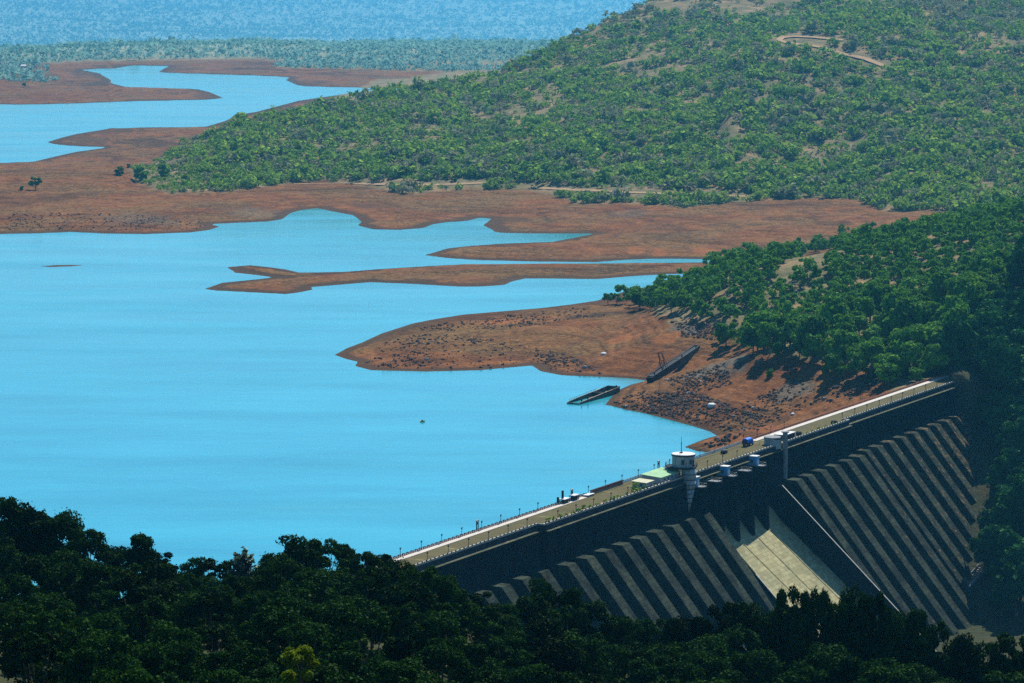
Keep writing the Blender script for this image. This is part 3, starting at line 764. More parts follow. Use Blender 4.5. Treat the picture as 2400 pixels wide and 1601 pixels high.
pl = thing('round_pillar', 'tall slim grey round pillar with a flat cap rising past the crest beside the lookout room', 'pillar', D(234.6, 15.4, 12.9), THETA)
b = MB(); b.cyl(0, 0, 0, 17.6, 1.0, .95, 20); b.build('shaft', M['grey'], pl, False)
b = MB(); b.cyl(0, 0, 17.6, 18.0, 1.55, 1.55, 20); b.build('cap', M['grey'], pl)

# blue hoist cabins on three piers
proto = None
for k, (sp, lab) in enumerate(((154.0, 'blue hoist cabin on the pier nearest the control tower'), (180.6, 'blue hoist cabin on the middle spillway pier'), (207.0, 'blue hoist cabin on the pier nearest the lookout room'))):
    if proto is None:
        t = thing('hoist_cabin', lab, 'cabin', D(sp - 1.3, 14.9, 22.3), THETA, 'blue hoist cabins on the spillway piers')
        b = MB(); b.box(-1.35, 1.35, -1.95, 1.95, 0, 3.1); wl = b.build('wall', M['blue'], t)
        b = MB(); b.box(-1.55, 1.55, -2.15, 2.15, 3.1, 3.4); b.build('roof', M['white'], t)
        b = MB(); b.box(-1.4, -1.3, -.6, .3, .9, 1.9); b.build('window', M['glass'], wl)
        b = MB(); b.box(-.45, .45, -2.0, -1.9, 0.05, 2.1); b.build('door', M['white'], wl)
        proto = t
    else: dup(proto, D(sp - 1.3, 14.9, 22.3), THETA, label=lab)

# ------------------------------------------------------------------ lamp posts along both edges
def lamp(h, cat='lamp post'):
    t = thing('lamp_post', 'x', cat, (0, 0, 0), THETA)
    b = MB(); b.tube((0, 0, 0), (0, 0, h), 0.11, 0.07, 6); b.build('pole', M['lampmetal'], t)
    b = MB(); b.box(-.18, .18, -.16, .16, h - .55, h); b.tube((0, 0, h), (0, -.5, h + .05), .05); b.build('lamp_head', M['lampmetal'], t)
    return t
lp = lamp(3.0); used = False
ups = [-43.8, -30.7, -17.6, -4.6, 8.5, 21.8, 34.8, 47.9, 61.0, 98.5, 111.7, 124.8, 138.0, 151.0]
for i, s in enumerate(ups):
    lab = 'lamp post against the water, %s to the left of the control tower' % ORD[len(ups) - i]
    g = 'lamp posts along the upstream railing'
    if not used: lp.location = D(s, .3, 26.1); lp['label'] = lab; lp['group'] = g; used = True
    else: dup(lp, D(s, .3, 26.1), THETA, label=lab, group=g)
upr = [164.0, 177.2, 190.3, 203.5, 216.5, 229.6, 242.7, 255.8, 269, 282.1, 295.2, 308.3, 321.4]
for i, s in enumerate(upr[:9]):
    dup(lp, D(s, .3, 26.1), THETA, label='upstream lamp post, %s to the right of the control tower' % ORD[i + 1], group='lamp posts along the upstream railing')
dl = [-32.6, -19.4, -6.3, 6.8, 20.0, 33.1]
for i, s in enumerate(dl):
    dup(lp, D(s, 10.9, 26.0), THETA, label='parapet lamp post, %s to the left of the step in the crest' % ORD[len(dl) - i], group='lamp posts along the downstream parapet')
dm = [51.0, 64.2, 77.3, 90.5, 103.6]
for i, s in enumerate(dm):
    dup(lp, D(s, 12.9, 26.0), THETA, label='lamp post among parapet shrubs, %s to the left of the small hut' % ORD[len(dm) - i], group='lamp posts along the downstream parapet')
ds = [168.5, 181.8, 194.8]
for i, s in enumerate(ds):
    dup(lp, D(s, 13.2, 26.0), THETA, label='parapet lamp post above the spillway, %s right of the control tower' % ORD[i + 1], group='lamp posts along the downstream parapet')
dr_ = [302.7, 316.0, 329.1, 342.7, 356.1, 369.1, 382.3, 395.9, 409.2, 422.4, 436.2]
for i, s in enumerate(dr_):
    dup(lp, D(s, 10.9, 26.0), THETA, label='far parapet lamp post, %s from the wooded end of the road' % ORD[len(dr_) - i], group='lamp posts along the downstream parapet')

# hoisting frames on the upstream edge
fr = None
for s, lab in ((19.6, 'dark portal hoisting frame standing alone on the left stretch of the upstream railing'), (86.8, 'dark portal hoisting frame above the cluttered white slabs'), (155.6, 'pale-topped portal hoisting frame close behind the control tower')):
    if fr is None:
        fr = thing('hoisting_frame', lab, 'frame', D(s, -.1, 26.1), THETA, 'portal frames on the upstream edge')
        for x in (-.55, .55):
            b = MB(); b.box(x - .12, x + .12, -.12, .12, 0, 3.3); b.build('post', M['steel'], fr)
        b = MB(); b.box(-.8, .8, -.2, .2, 3.3, 3.6); b.build('crossbeam', M['wallcap'], fr)
        b = MB(); b.tube((-.5, 0, 1.9), (.5, 0, 2.6), .07); b.box(-.35, .35, -.15, .15, 2.5, 2.9); b.build('hoist', M['black'], fr)
    else: dup(fr, D(s, -.1, 26.1), THETA, label=lab)

# screen wall and working clutter on the upstream side
sw = thing('screen_wall', 'long red-brown screen wall with a dark coping on the upstream edge left of the hut', 'wall', D(111, 1.2, 26.05), THETA)
b = MB(); b.box(-12.5, 12.5, -.25, .25, 0, .55); b.build('plinth', M['grey'], sw)
b = MB()
for i in range(33): b.box(-12.4 + i * .76, -12.4 + i * .76 + .45, -.2, .2, .55, 1.35)
b.build('panel', M['red'], sw)
b = MB(); b.box(-12.6, 12.6, -.35, .35, 1.35, 1.6); b.build('coping', M['black'], sw)
for k, (s, o_, w_, d_, h_, lab) in enumerate(((80.0, .6, 4.2, 2.4, 1.4, 'white-topped steel hatch housing nearest the tall dark stub posts'), (86.6, .9, 3.8, 2.4, 1.7, 'white-topped steel hatch housing under the middle hoisting frame'), (96.2, 1.6, 5.0, 2.2, .5, 'low white slab cover beside the screen wall'))):
    t = thing('hatch_housing', lab, 'hatch', D(s, o_, 26.05), THETA, 'hatch housings on the upstream edge')
    b = MB()
    for x in (-w_/2 + .3, 0, w_/2 - .3):
        for y in (-d_/2 + .3, d_/2 - .3): b.box(x - .12, x + .12, y - .12, y + .12, 0, h_)
    b.build('frame', M['steel'], t)
    b = MB(); b.box(-w_/2 + .5, w_/2 - .5, -d_/2 + .5, d_/2 - .5, 0, h_ * .7); b.build('housing', M['rust'], t)
    b = MB(); b.box(-w_/2, w_/2, -d_/2, d_/2, h_, h_ + .2); b.build('cover', M['white'], t)
for s, h_, lab in ((75.8, 2.6, 'short dark stub post beside the taller one'), (79.3, 4.3, 'tall thick dark stub post by the white-topped hatch housing')):
    t = thing('stub_post', lab, 'post', D(s, .2, 26.05), THETA)
    b = MB(); b.box(-.3, .3, -.3, .3, 0, h_); b.build('post', M['black'], t); b = MB(); b.box(-.4, .4, -.4, .4, 0, .4); b.build('footing', M['grey'], t)

# ------------------------------------------------------------------ vehicles
tr = thing('truck', 'truck under a bright blue tarpaulin driving along the crest road', 'truck', D(224.4, 4.5, 26.0), THETA)
b = MB(); b.box(-2.6, 1.5, -1.05, 1.05, .75, 1.5); b.build('cargo_bed', M['truckpaint'], tr)
b = MB(); n = 10; vs = []; fs = []
for x in (-2.65, 1.55):
    for i in range(n + 1):
        a = math.pi * i / n; vs.append((x, 1.1 * math.cos(a) * (1 if 0 < i < n else 1), 2.35 + .75 * math.sin(a)))
    vs += [(x, -1.1, 1.45), (x, 1.1, 1.45)]
m_ = n + 3
for i in range(m_): fs.append((i, m_ + i, m_ + (i + 1) % m_, (i + 1) % m_))
fs += [tuple(range(m_)), tuple(reversed(range(m_, 2 * m_)))]
b.add(vs, fs); b.build('tarpaulin', M['tarp'], tr)
b = MB(); b.box(-2.72, -2.64, -1.08, 1.08, .8, 2.5); b.build('tailboard', M['truckpaint'], tr)
b = MB(); b.add([(1.7,-1,.6),(3.1,-1,.6),(3.1,1,.6),(1.7,1,.6),(1.7,-1,2.4),(2.7,-.95,2.4),(2.7,.95,2.4),(1.7,1,2.4)], [(0,3,2,1),(4,5,6,7),(0,1,5,4),(1,2,6,5),(2,3,7,6),(3,0,4,7)]); cb_ = b.build('cab', M['tarp'], tr)
b = MB(); b.box(1.9, 2.6, -1.03, -.98, 1.5, 2.2); b.build('window', M['glass'], cb_)
for x in (-1.7, -.6, 2.4):
    for y in (-.95, .95):
        b = MB(); b.tube((x, y - .15, .45), (x, y + .15, .45), .45, n=12); wh = b.build('wheel', M['rubber'], tr)
        b = MB(); b.tube((x, y - .17, .45), (x, y + .17, .45), .2, n=8); b.build('rim', M['grey'], wh)
def car(name, label, cat, s, o_, rz, paint):
    t = thing(name, label, cat, D(s, o_, 26.0), THETA + rz)
    b = MB(); n = 9
    pr = [(-1.7, .3), (1.7, .3), (1.75, .7), (1.1, .85), (.6, 1.35), (-1.0, 1.38), (-1.6, .9), (-1.75, .6)]
    vs = [(x, -.72, z) for x, z in pr] + [(x, .72, z) for x, z in pr]; k = len(pr)
    b.add(vs, [tuple(range(k)), tuple(reversed(range(k, 2*k)))] + [(i, k + i, k + (i+1) % k, (i+1) % k) for i in range(k)])
    bd = b.build('body', paint, t)
    b = MB(); b.box(-.9, .55, -.74, -.7, .9, 1.25); b.box(-.9, .55, .7, .74, .9, 1.25); b.build('window', M['glass'], bd)
    for x in (-1.05, 1.05):
        for y in (-.68, .68):
            b = MB(); b.tube((x, y - .1, .3), (x, y + .1, .3), .3, n=12); b.build('wheel', M['rubber'], t)
    return t
car('small_car', 'small black car on the crest road above the spillway', 'car', 202.8, 4.4, 0, M['black'])
car('small_car', 'dark grey car parked by the parapet right of the store room', 'car', 258.5, 10.9, .1, M['steel'])
car('small_car', 'dark green car parked by the parapet where the crest narrows', 'car', 292.0, 11.8, 0, M['steel'])

# ================================================================== tracks and vegetation
# earth tracks lying on the ground
TRK = []
def ground_at(x, y): return float(H(np.array([x]), np.array([y]))[0])
def track(name, pts, wd, label=None, lift=.35):
    P_ = []
    for (u0, v0), (u1, v1) in zip(pts[:-1], pts[1:]):
        for q in np.linspace(0, 1, 9)[:-1]:
            h_ = hit(u0 + (u1 - u0) * q, v0 + (v1 - v0) * q)
            if h_: P_.append(np.array(h_))
    TRK.extend(P_)
    b = MB(); v = []; f = []
    for i, p in enumerate(P_):
        a = P_[max(0, i - 1)]; c = P_[min(len(P_) - 1, i + 1)]; d = (c - a)[:2]; d /= np.linalg.norm(d) + 1e-9
        for k_ in (-1, 1):
            x, y = p[0] - d[1] * wd * k_ / 2, p[1] + d[0] * wd * k_ / 2
            v.append((x, y, max(ground_at(x, y), p[2] - .6) + lift))
    f = [(2*i, 2*i+2, 2*i+3, 2*i+1) for i in range(len(P_) - 1)]
    o_ = b.add(v, f).build(name, M['track']); o_['kind'] = 'structure'
    return o_
track('dirt_track', [(1975, 96), (1905, 89), (1860, 87), (1832, 90), (1826, 96), (1842, 102), (1880, 106), (1930, 113), (1975, 128), (2030, 140), (2080, 160)], 6, lift=1.0)
track('dirt_track', [(690, 432), (800, 430), (1000, 435), (1120, 430), (1160, 427)], 5)
track('dirt_track', [(1250, 440), (1350, 446), (1500, 452), (1600, 455), (1780, 462)], 5)

def leaf_cards(c, n_out, size, r, up=0.35):
    """c (m,3) points -> one small two-quad folded leaf spray at each"""
    m_ = len(c)
    nrm = n_out + r.normal(0, 0.75, (m_, 3)) + np.array([0, 0, up]); nrm /= np.linalg.norm(nrm, axis=1)[:, None] + 1e-9
    t = r.normal(0, 1, (m_, 3)); t -= (t * nrm).sum(1)[:, None] * nrm; t /= np.linalg.norm(t, axis=1)[:, None] + 1e-9
    bt = np.cross(nrm, t)
    sz = (size * r.uniform(0.6, 1.35, m_))[:, None]
    a, b = t * sz * 0.62, bt * sz * 0.42
    v = np.stack([c - a, c - b * 1.0 + nrm * sz * .08, c + a, c + b * 1.0 + nrm * sz * .08], 1).reshape(-1, 3)
    f = np.arange(m_ * 4).reshape(-1, 4)
    return v, f

def crown_points(r, rx, hz_, nl, per, kind='round'):
    """clumped crown: lobes on an uneven dome, leaf sprays on and in each lobe"""
    P = []; Nn = []; lobes = []
    for i in range(nl):
        if kind == 'tall':
            zz = r.uniform(0.05, 1.0); rad = (1 - zz) ** 0.6 * 0.72 + 0.10; a = r.uniform(0, 2 * math.pi); q = r.uniform(0.3, 1) ** .5 * rad
            ctr = np.array([q * math.cos(a) * rx, q * math.sin(a) * rx, zz * hz_]); lr = rx * r.uniform(0.24, 0.40) * (1.15 - .5 * zz)
        else:
            zz = r.uniform(0.08, 0.92); rad = math.sqrt(max(0.05, 1 - (zz * 1.5 - 0.55) ** 2)) * 0.78; a = i * 2.4 + r.uniform(-.5, .5); q = r.uniform(0.25, 1) ** .5 * rad
            ctr = np.array([q * math.cos(a) * rx, q * math.sin(a) * rx, zz * hz_]); lr = rx * r.uniform(0.17, 0.36)
        if kind == 'open': ctr = ctr * np.array([1.12, 1.12, 1.08]); lr *= .85
        lobes.append((ctr, lr))
        d = r.normal(0, 1, (per, 3)); d[:, 2] = d[:, 2] * 0.8 + 0.25; d /= np.linalg.norm(d, axis=1)[:, None]
        rr = lr * r.uniform(0.45, 1.08, per) ** 0.6 * np.where(r.random(per) < .12, r.uniform(1.05, 1.5, per), 1.0)
        P.append(ctr + d * rr[:, None] * np.array([1, 1, 0.72])); Nn.append(d)
    return np.vstack(P), np.vstack(Nn), lobes

def make_tree(name, seed, rx, crown_h, stem_h, nl, per, leaf, leafmat_, barkmat, kind='round', stem_r=None, limbs=5, hide_stem=False):
    r = np.random.default_rng(seed)
    t = thing(name, 'x', 'tree')
    P, Nn, lobes = crown_points(r, rx, crown_h, nl, per, kind)
    v, f = leaf_cards(P + [0, 0, stem_h], Nn, leaf, r)
    obj('crown', raw_mesh('crown', v, f, leafmat_), t)
    sr = stem_r or rx * 0.055
    b = MB(); top = (r.uniform(-.2, .2) * rx * .3, r.uniform(-.2, .2) * rx * .3, stem_h + crown_h * .45)
    b.tube((0, 0, -1.2), (top[0] * .4, top[1] * .4, stem_h * .9), sr * 1.3, sr * .85, 7)
    b.tube((top[0] * .4, top[1] * .4, stem_h * .9), top, sr * .85, sr * .35, 6)
    for c, lr in lobes[:limbs]:
        b.tube((top[0] * .4, top[1] * .4, stem_h * r.uniform(.7, 1.0)), (c[0], c[1], c[2] + stem_h), sr * .5, sr * .18, 5)
    b.build('trunk', barkmat, t)
    return t, stem_h + crown_h

USED = set()
def put(protos, k, loc, sc, rot, label, group, szl=1.0):
    p, h_ = protos[k % len(protos)]
    if p.name not in USED:
        USED.add(p.name); p.location = loc; p.rotation_euler = (0, 0, rot); p.scale = (sc, sc, sc * szl); p['label'] = label; p['group'] = group
        return p
    return dup(p, loc, rot, (sc, sc, sc * szl), label, group)

# ---- the dark wood on the near slope, tops read off the photo: (column, top row, crown width px)
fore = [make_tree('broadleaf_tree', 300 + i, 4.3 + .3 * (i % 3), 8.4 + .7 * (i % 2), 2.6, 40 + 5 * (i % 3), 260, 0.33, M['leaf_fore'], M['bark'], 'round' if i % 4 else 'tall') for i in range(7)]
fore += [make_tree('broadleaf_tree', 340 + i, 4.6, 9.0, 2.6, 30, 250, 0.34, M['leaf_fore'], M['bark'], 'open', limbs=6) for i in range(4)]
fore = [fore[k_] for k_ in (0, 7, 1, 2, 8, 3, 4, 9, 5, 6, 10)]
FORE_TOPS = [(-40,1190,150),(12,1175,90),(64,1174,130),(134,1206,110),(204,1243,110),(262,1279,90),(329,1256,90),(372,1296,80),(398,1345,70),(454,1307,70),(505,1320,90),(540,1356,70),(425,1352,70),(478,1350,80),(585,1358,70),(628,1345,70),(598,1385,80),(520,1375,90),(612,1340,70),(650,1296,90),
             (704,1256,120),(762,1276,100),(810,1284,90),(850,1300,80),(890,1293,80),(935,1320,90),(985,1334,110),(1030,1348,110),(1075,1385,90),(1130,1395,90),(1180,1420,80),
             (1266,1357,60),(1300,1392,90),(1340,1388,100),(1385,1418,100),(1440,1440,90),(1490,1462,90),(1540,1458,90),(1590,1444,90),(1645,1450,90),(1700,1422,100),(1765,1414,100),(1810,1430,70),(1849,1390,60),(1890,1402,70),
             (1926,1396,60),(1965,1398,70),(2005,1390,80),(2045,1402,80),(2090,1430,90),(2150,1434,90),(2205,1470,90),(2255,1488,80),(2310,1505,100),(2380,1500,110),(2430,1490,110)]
FL_ = {0: 'dark tree standing beyond the left edge of the crest of foreground wood', 2: 'broad round-topped dark tree, highest of the wood against the water', 6: 'dark tree with a narrow pointed tuft on its top above the water',
               9: 'slim-topped dark tree just right of the notch of water', 14: 'broad dark tree with its top against the water just left of the crest road', 18: 'dark tree overlapping the near end of the crest road',
               25: 'lone dark crown rising in front of the left buttress ribs', 37: 'slender loose-crowned tree standing in front of the pale spillway chute', 41: 'dense dark crown at the right foot of the pale chute'}
FORE_LABELS = {(k_ if k_ < 12 else k_ + 6): v_ for k_, v_ in FL_.items()}
def place_fore(u, v, wpx, i, label, group, protos=fore, dmin=215, dmax=428, tall=1.0):
    p, h0 = protos[i % len(protos)]
    best = None
    for d in np.arange(dmin, dmax, 4.0):
        r_ = ray(u, v); t_ = d / r_[1]; x = r_[0] * t_; zt = ZC + r_[2] * t_
        need = zt - float(height(np.array([x]), np.array([d]), np.array([-60.0]))[0])
        sc = wpx * d / F / 9.0 * 1.25
        want = np.clip(h0 * max(sc, .6), 5.5, 16)
        e = abs(need - want)
        if best is None or e < best[0]: best = (e, d, x, zt, need, sc)
    e, d, x, zt, need, sc = best
    need = min(max(need, 3.0), 22)
    sz = need / h0
    sx_ = max(0.5, sc)
    loc = (x, d, zt - need)
    o_ = put(protos, i, loc, 1.0, rng.uniform(0, 6.28), label, group)
    o_.scale = (sx_, sx_, sz)
    return o_
def where_fore(u):
    for lim, txt in ((330, 'far left of the slope'), (560, 'below the notch of water'), (900, 'below the near end of the crest road'), (1280, 'below the first buttress ribs'), (1640, 'below the left buttress ribs'), (1900, 'below the pale chute'), (2150, 'below the bright wall coping'), (9999, 'right-hand end of the slope')):
        if u < lim: return txt
for i, (u, v, wp) in enumerate(FORE_TOPS):
    lab = FORE_LABELS.get(i, 'dark tree topping the foreground wood, ' + where_fore(u))
    place_fore(u, v, wp, i, lab, 'trees along the top of the foreground wood')
k = 0
for row, (dv, step, wp) in enumerate(((50, 72, 115), (105, 84, 130), (165, 92, 140), (230, 100, 150), (300, 110, 160))):
    u = -40 + 31 * row
    while u < 2450:
        vt = np.interp(u, [t_[0] for t_ in FORE_TOPS], [t_[1] for t_ in FORE_TOPS]) + dv + rng.uniform(-22, 22)
        if vt < 1660:
            place_fore(u, vt, wp * rng.uniform(.8, 1.15), k + 2, 'dark tree inside the foreground wood, ' + where_fore(u) + (', upper rank', ', middle rank', ', lower rank', ', bottom rank', ', bottom rank')[row], 'trees inside the foreground wood'); k += 1
        u += step * rng.uniform(.8, 1.2)
# pale feathery casuarina and the lime-coloured tree
r = np.random.default_rng(5)
cas = thing('casuarina', 'pale grey-green feathery tree between darker crowns at the water notch', 'tree')
b = MB(); b.tube((0, 0, -1), (0, 0, 12.2), .22, .04)
pts = []; nn = []
for i in range(46):
    z_ = 3.2 + 9.0 * (i / 46); L_ = (1 - (i / 46)) ** .8 * 2.9 + .45; a = i * 2.4
    p0 = np.array([0, 0, z_]); p1 = np.array([math.cos(a) * L_, math.sin(a) * L_, z_ + 1.1 + L_ * .35])
    b.tube(tuple(p0), tuple(p1), .05, .015, 4)
    for q in np.linspace(.2, 1.05, 16):
        c = p0 + (p1 - p0) * q
        for _ in range(6): pts.append(c + r.normal(0, .14 + .1 * (1 - q), 3)); nn.append([math.cos(a), math.sin(a), .6])
v_, f_ = leaf_cards(np.array(pts), np.array(nn), .34, r)
obj('crown', raw_mesh('crown', v_, f_, M['leaf_pale']), cas); b.build('trunk', M['palebark'], cas)
g0 = at(569, 1298, 0); rr_ = ray(569, 1300); t_ = 400 / rr_[1]
cas.scale = (1.25, 1.25, 1.0)
cas.location = (rr_[0] * t_, 400, ZC + rr_[2] * t_ - 13.0)
lime = make_tree('flowering_tree', 77, 2.4, 4.2, 2.4, 18, 260, 0.34, M['leaf_lime'], M['bark'])
r_l = ray(702, 1512); t_l = 222 / r_l[1]
lime[0].location = (r_l[0] * t_l, 222, ZC + r_l[2] * t_l - 4.6); lime[0].scale = (.62, .62, .68)
lime[0]['label'] = 'bright lime-yellow tree low in the dark foreground wood'

# ---- wooded hill behind the dam and the gorge side: one object per tree for those that show largest
hill = [make_tree('hillside_tree', 500 + i, 5.0 + .5 * (i % 3), (6.2, 7.4, 8.6)[i % 3], 2.8 + .5 * (i % 2), 20 + i % 4, 90, 1.05, M['leaf_near'], M['palebark'] if i % 3 == 2 else M['bark'], 'tall' if i % 4 == 3 else 'round') for i in range(8)]
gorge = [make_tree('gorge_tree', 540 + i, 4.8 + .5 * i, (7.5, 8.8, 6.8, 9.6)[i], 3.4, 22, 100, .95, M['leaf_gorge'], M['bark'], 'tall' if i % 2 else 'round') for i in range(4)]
def near_density(x, y, z):
    s = (x - P1[0]) * E1[0] + (y - P1[1]) * E1[1]; o_ = (x - P1[0]) * N1[0] + (y - P1[1]) * N1[1]
    return s, o_
cand = []
xs = rng.uniform(45, 500, 19000); ys = rng.uniform(1130, 2330, 19000)
zs = H(xs, ys); uu, vv = proj(xs, ys, zs)
ss = (xs - P1[0]) * E1[0] + (ys - P1[1]) * E1[1]; oo = (xs - P1[0]) * N1[0] + (ys - P1[1]) * N1[1]
wig = fbm(xs, ys, 60, 90, 3)
lim_up = 8.5 + 13.0 * sstep(ys, 1860, 1500) + 4 * wig
GROVE = [(1750,440),(1740,590),(1640,634),(1560,662),(1500,676),(1432,696),(1436,714),(1500,729),(1590,744),(1680,766),(1692,812),(1790,838),(1900,864),(1960,908),(2080,908),(2270,874),(2700,874),(2700,300)]
def in_poly(px_, py_, P_):
    c_ = np.zeros(px_.shape, bool)
    for (x1, y1), (x2, y2) in zip(P_, P_[1:] + P_[:1]):
        if y1 != y2: c_ ^= ((y1 > py_) != (y2 > py_)) & (px_ < (x2 - x1) * (py_ - y1) / (y2 - y1) + x1)
    return c_
ok_up = (oo < -1) & in_poly(uu + 6 * wig, vv + 8 * wig, GROVE) & (ys < 2210 + 40 * wig) & (ss > 120) & (zs > 1.5)
ok_end = ((ss > 446) & (oo >= -1)) | ((ss > 442) & (oo > 24))
toe = 18.5 + 0.82 * np.maximum(0, 13 - zs)
ok_dn = (oo >= toe + 6) & (ss > 300 + 10 * wig + 0 * oo) & (oo < 260)
ok = (ok_up | ok_end | ok_dn) & (uu < 2950) & (vv < 1640)
# clearings that the photo shows as bare earth
for (cu, cv, ru, rv) in ((1905, 625, 40, 30), (1850, 650, 34, 26), (1945, 605, 26, 16), (1790, 790, 34, 18), (2275, 1362, 26, 24), (2390, 1505, 20, 14)):
    ok &= (((uu - cu) / ru) ** 2 + ((vv - cv) / rv) ** 2) > 1
xs, ys, zs, uu, vv, oo, ss = [a_[ok] for a_ in (xs, ys, zs, uu, vv, oo, ss)]
sel = []
grid = {}
for i in range(len(xs)):
    md = (4.2 if ss[i] > 425 and oo[i] < 70 else 5.4) if oo[i] > 0 else 8.6
    g = (int(xs[i] // 8), int(ys[i] // 8)); bad = False
    for dx in (-1, 0, 1):
        for dy in (-1, 0, 1):
            for j in grid.get((g[0] + dx, g[1] + dy), ()):
                if (xs[i] - xs[j]) ** 2 + (ys[i] - ys[j]) ** 2 < md * md: bad = True
    if bad: continue
    grid.setdefault(g, []).append(i); sel.append(i)
sel = sorted(sel, key=lambda i: ys[i])
inframe = [i for i in sel if uu[i] < 2420 and vv[i] < 1560]
NBIG = 190
solo = set(inframe[:NBIG])
def where_hill(i):
    u, v, o_ = uu[i], vv[i], oo[i]
    if o_ > 0:
        if v > 1300: return 'tree low in the gorge below the right-hand ribs'
        if v > 1050: return 'tree on the gorge side right of the rib ends'
        return 'tree on the gorge side under the right end of the crest road'
    if v > 860: return 'hillside tree close behind the upper end of the crest road'
    if u < 1850: return 'hillside tree along the lower edge of the wood above the stranded barge'
    if v > 760: return 'tall tree of the wood between crest road and bare clearing'
    return 'tree in the middle of the wood behind the dam'
LF, FC, nv = [[], []], [[], []], [0, 0]
for q, i in enumerate(sel):
    sc = float(np.clip(rng.lognormal(.1, .26), .62, 1.75)) * (1.12 if oo[i] > 0 else 1.0); rot = rng.uniform(0, 6.28); szl = rng.uniform(.85, 1.25)
    if i in solo:
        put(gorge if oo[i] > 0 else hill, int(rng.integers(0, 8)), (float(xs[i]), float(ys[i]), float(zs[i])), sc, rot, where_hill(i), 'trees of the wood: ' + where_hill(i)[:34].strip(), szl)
    else:
        r_ = np.random.default_rng(9000 + q)
        P_, N_, _ = crown_points(r_, 4.6 * sc, 6.4 * sc * szl, 12, 34, 'round' if q % 4 else 'tall')
        P_ = P_ + np.array([xs[i], ys[i], zs[i] + 2.2])
        v_, f_ = leaf_cards(P_, N_, 1.5, r_)
        q_ = 1 if oo[i] > 0 else 0
        LF[q_].append(v_); FC[q_].append(f_ + nv[q_]); nv[q_] += len(v_)
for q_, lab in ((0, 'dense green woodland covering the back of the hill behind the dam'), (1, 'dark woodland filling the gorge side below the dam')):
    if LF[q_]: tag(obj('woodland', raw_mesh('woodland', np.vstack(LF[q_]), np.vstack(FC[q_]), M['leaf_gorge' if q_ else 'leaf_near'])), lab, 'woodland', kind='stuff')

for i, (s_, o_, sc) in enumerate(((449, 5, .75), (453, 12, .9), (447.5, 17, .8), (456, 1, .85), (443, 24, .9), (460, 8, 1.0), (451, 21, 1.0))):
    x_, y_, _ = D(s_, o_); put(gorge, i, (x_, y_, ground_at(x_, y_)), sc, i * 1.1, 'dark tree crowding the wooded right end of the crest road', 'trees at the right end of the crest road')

# ---- single trees and bushes that stand alone on bare ground: (foot column, foot row, width px, label)
LONE = [(83,445,27,'round lone tree on a short trunk on the bare plain far left','bush'),
        (1425,714,34,'leftmost small leaning tree at the lake edge of the red spit','tree'),(1446,715,34,'second small leaning tree on the red spit, right of the leaning one','tree'),
        (1500,727,52,'bright rounded tree casting a long shadow on the red spit','tree'),(1573,733,50,'rounded tree at the front of the grove on the red spit','tree'),
        (1702,812,70,'tall dense dark tree standing by itself on the bank above the barge','tree'),(1776,826,46,'dark rounded tree left of the pale clearing above the dam bank','tree'),
        (1824,830,46,'rounded tree in the pale clearing above the terraced bank','tree'),(1804,882,26,'small round bush alone on the terraced red bank','bush'),
        (1250,421,24,'round bush alone on the brown shore below the scrub hill','bush'),(1064,424,18,'small light green bush on the brown shore','bush'),
        (947,412,34,'spreading bush at the foot of the scrub hill by its shadow','bush'),(302,393,14,'tall little bush left of the scrub point','bush'),(320,404,15,'small bush just left of the scrub point','bush'),
        (280,410,30,'low sprawling bush on the bare plain left of the scrub point','bush'),(330,420,45,'long low bush cluster below the scrub point','bush'),(385,412,40,'bush cluster at the tip of the scrub hill','bush'),
        (505,424,22,'two-tiered bush out on the brown plain','bush'),(485,412,12,'tiny round bush on the brown plain by the two-tiered one','bush'),(435,428,26,'low pale bush on the brown plain','bush'),
        (50,446,15,'low green tuft beside the lone round tree','bush'),(57,205,14,'tree on the far purple headland','tree')]
lone = [make_tree('bush' if k_ else 'small_tree', 700 + k_, 3.4, 4.6, (1.6, .1)[k_], 12, 110, .8, M['leaf_near'], M['bark']) for k_ in range(2)]
for i, (u, v, wp, lab, ct) in enumerate(LONE):
    h_ = hit(u, v)
    if h_ is None: continue
    sc = wp / F * h_[1] / 7.6 * (1.35 if i == 0 else 1.0)
    o_ = put(lone, 0 if ct == 'tree' or i == 0 else 1, h_, sc, rng.uniform(0, 6.28), lab, 'lone trees and bushes on bare ground')
    o_['category'] = 'tree' if ct == 'tree' or i == 0 else 'bush'

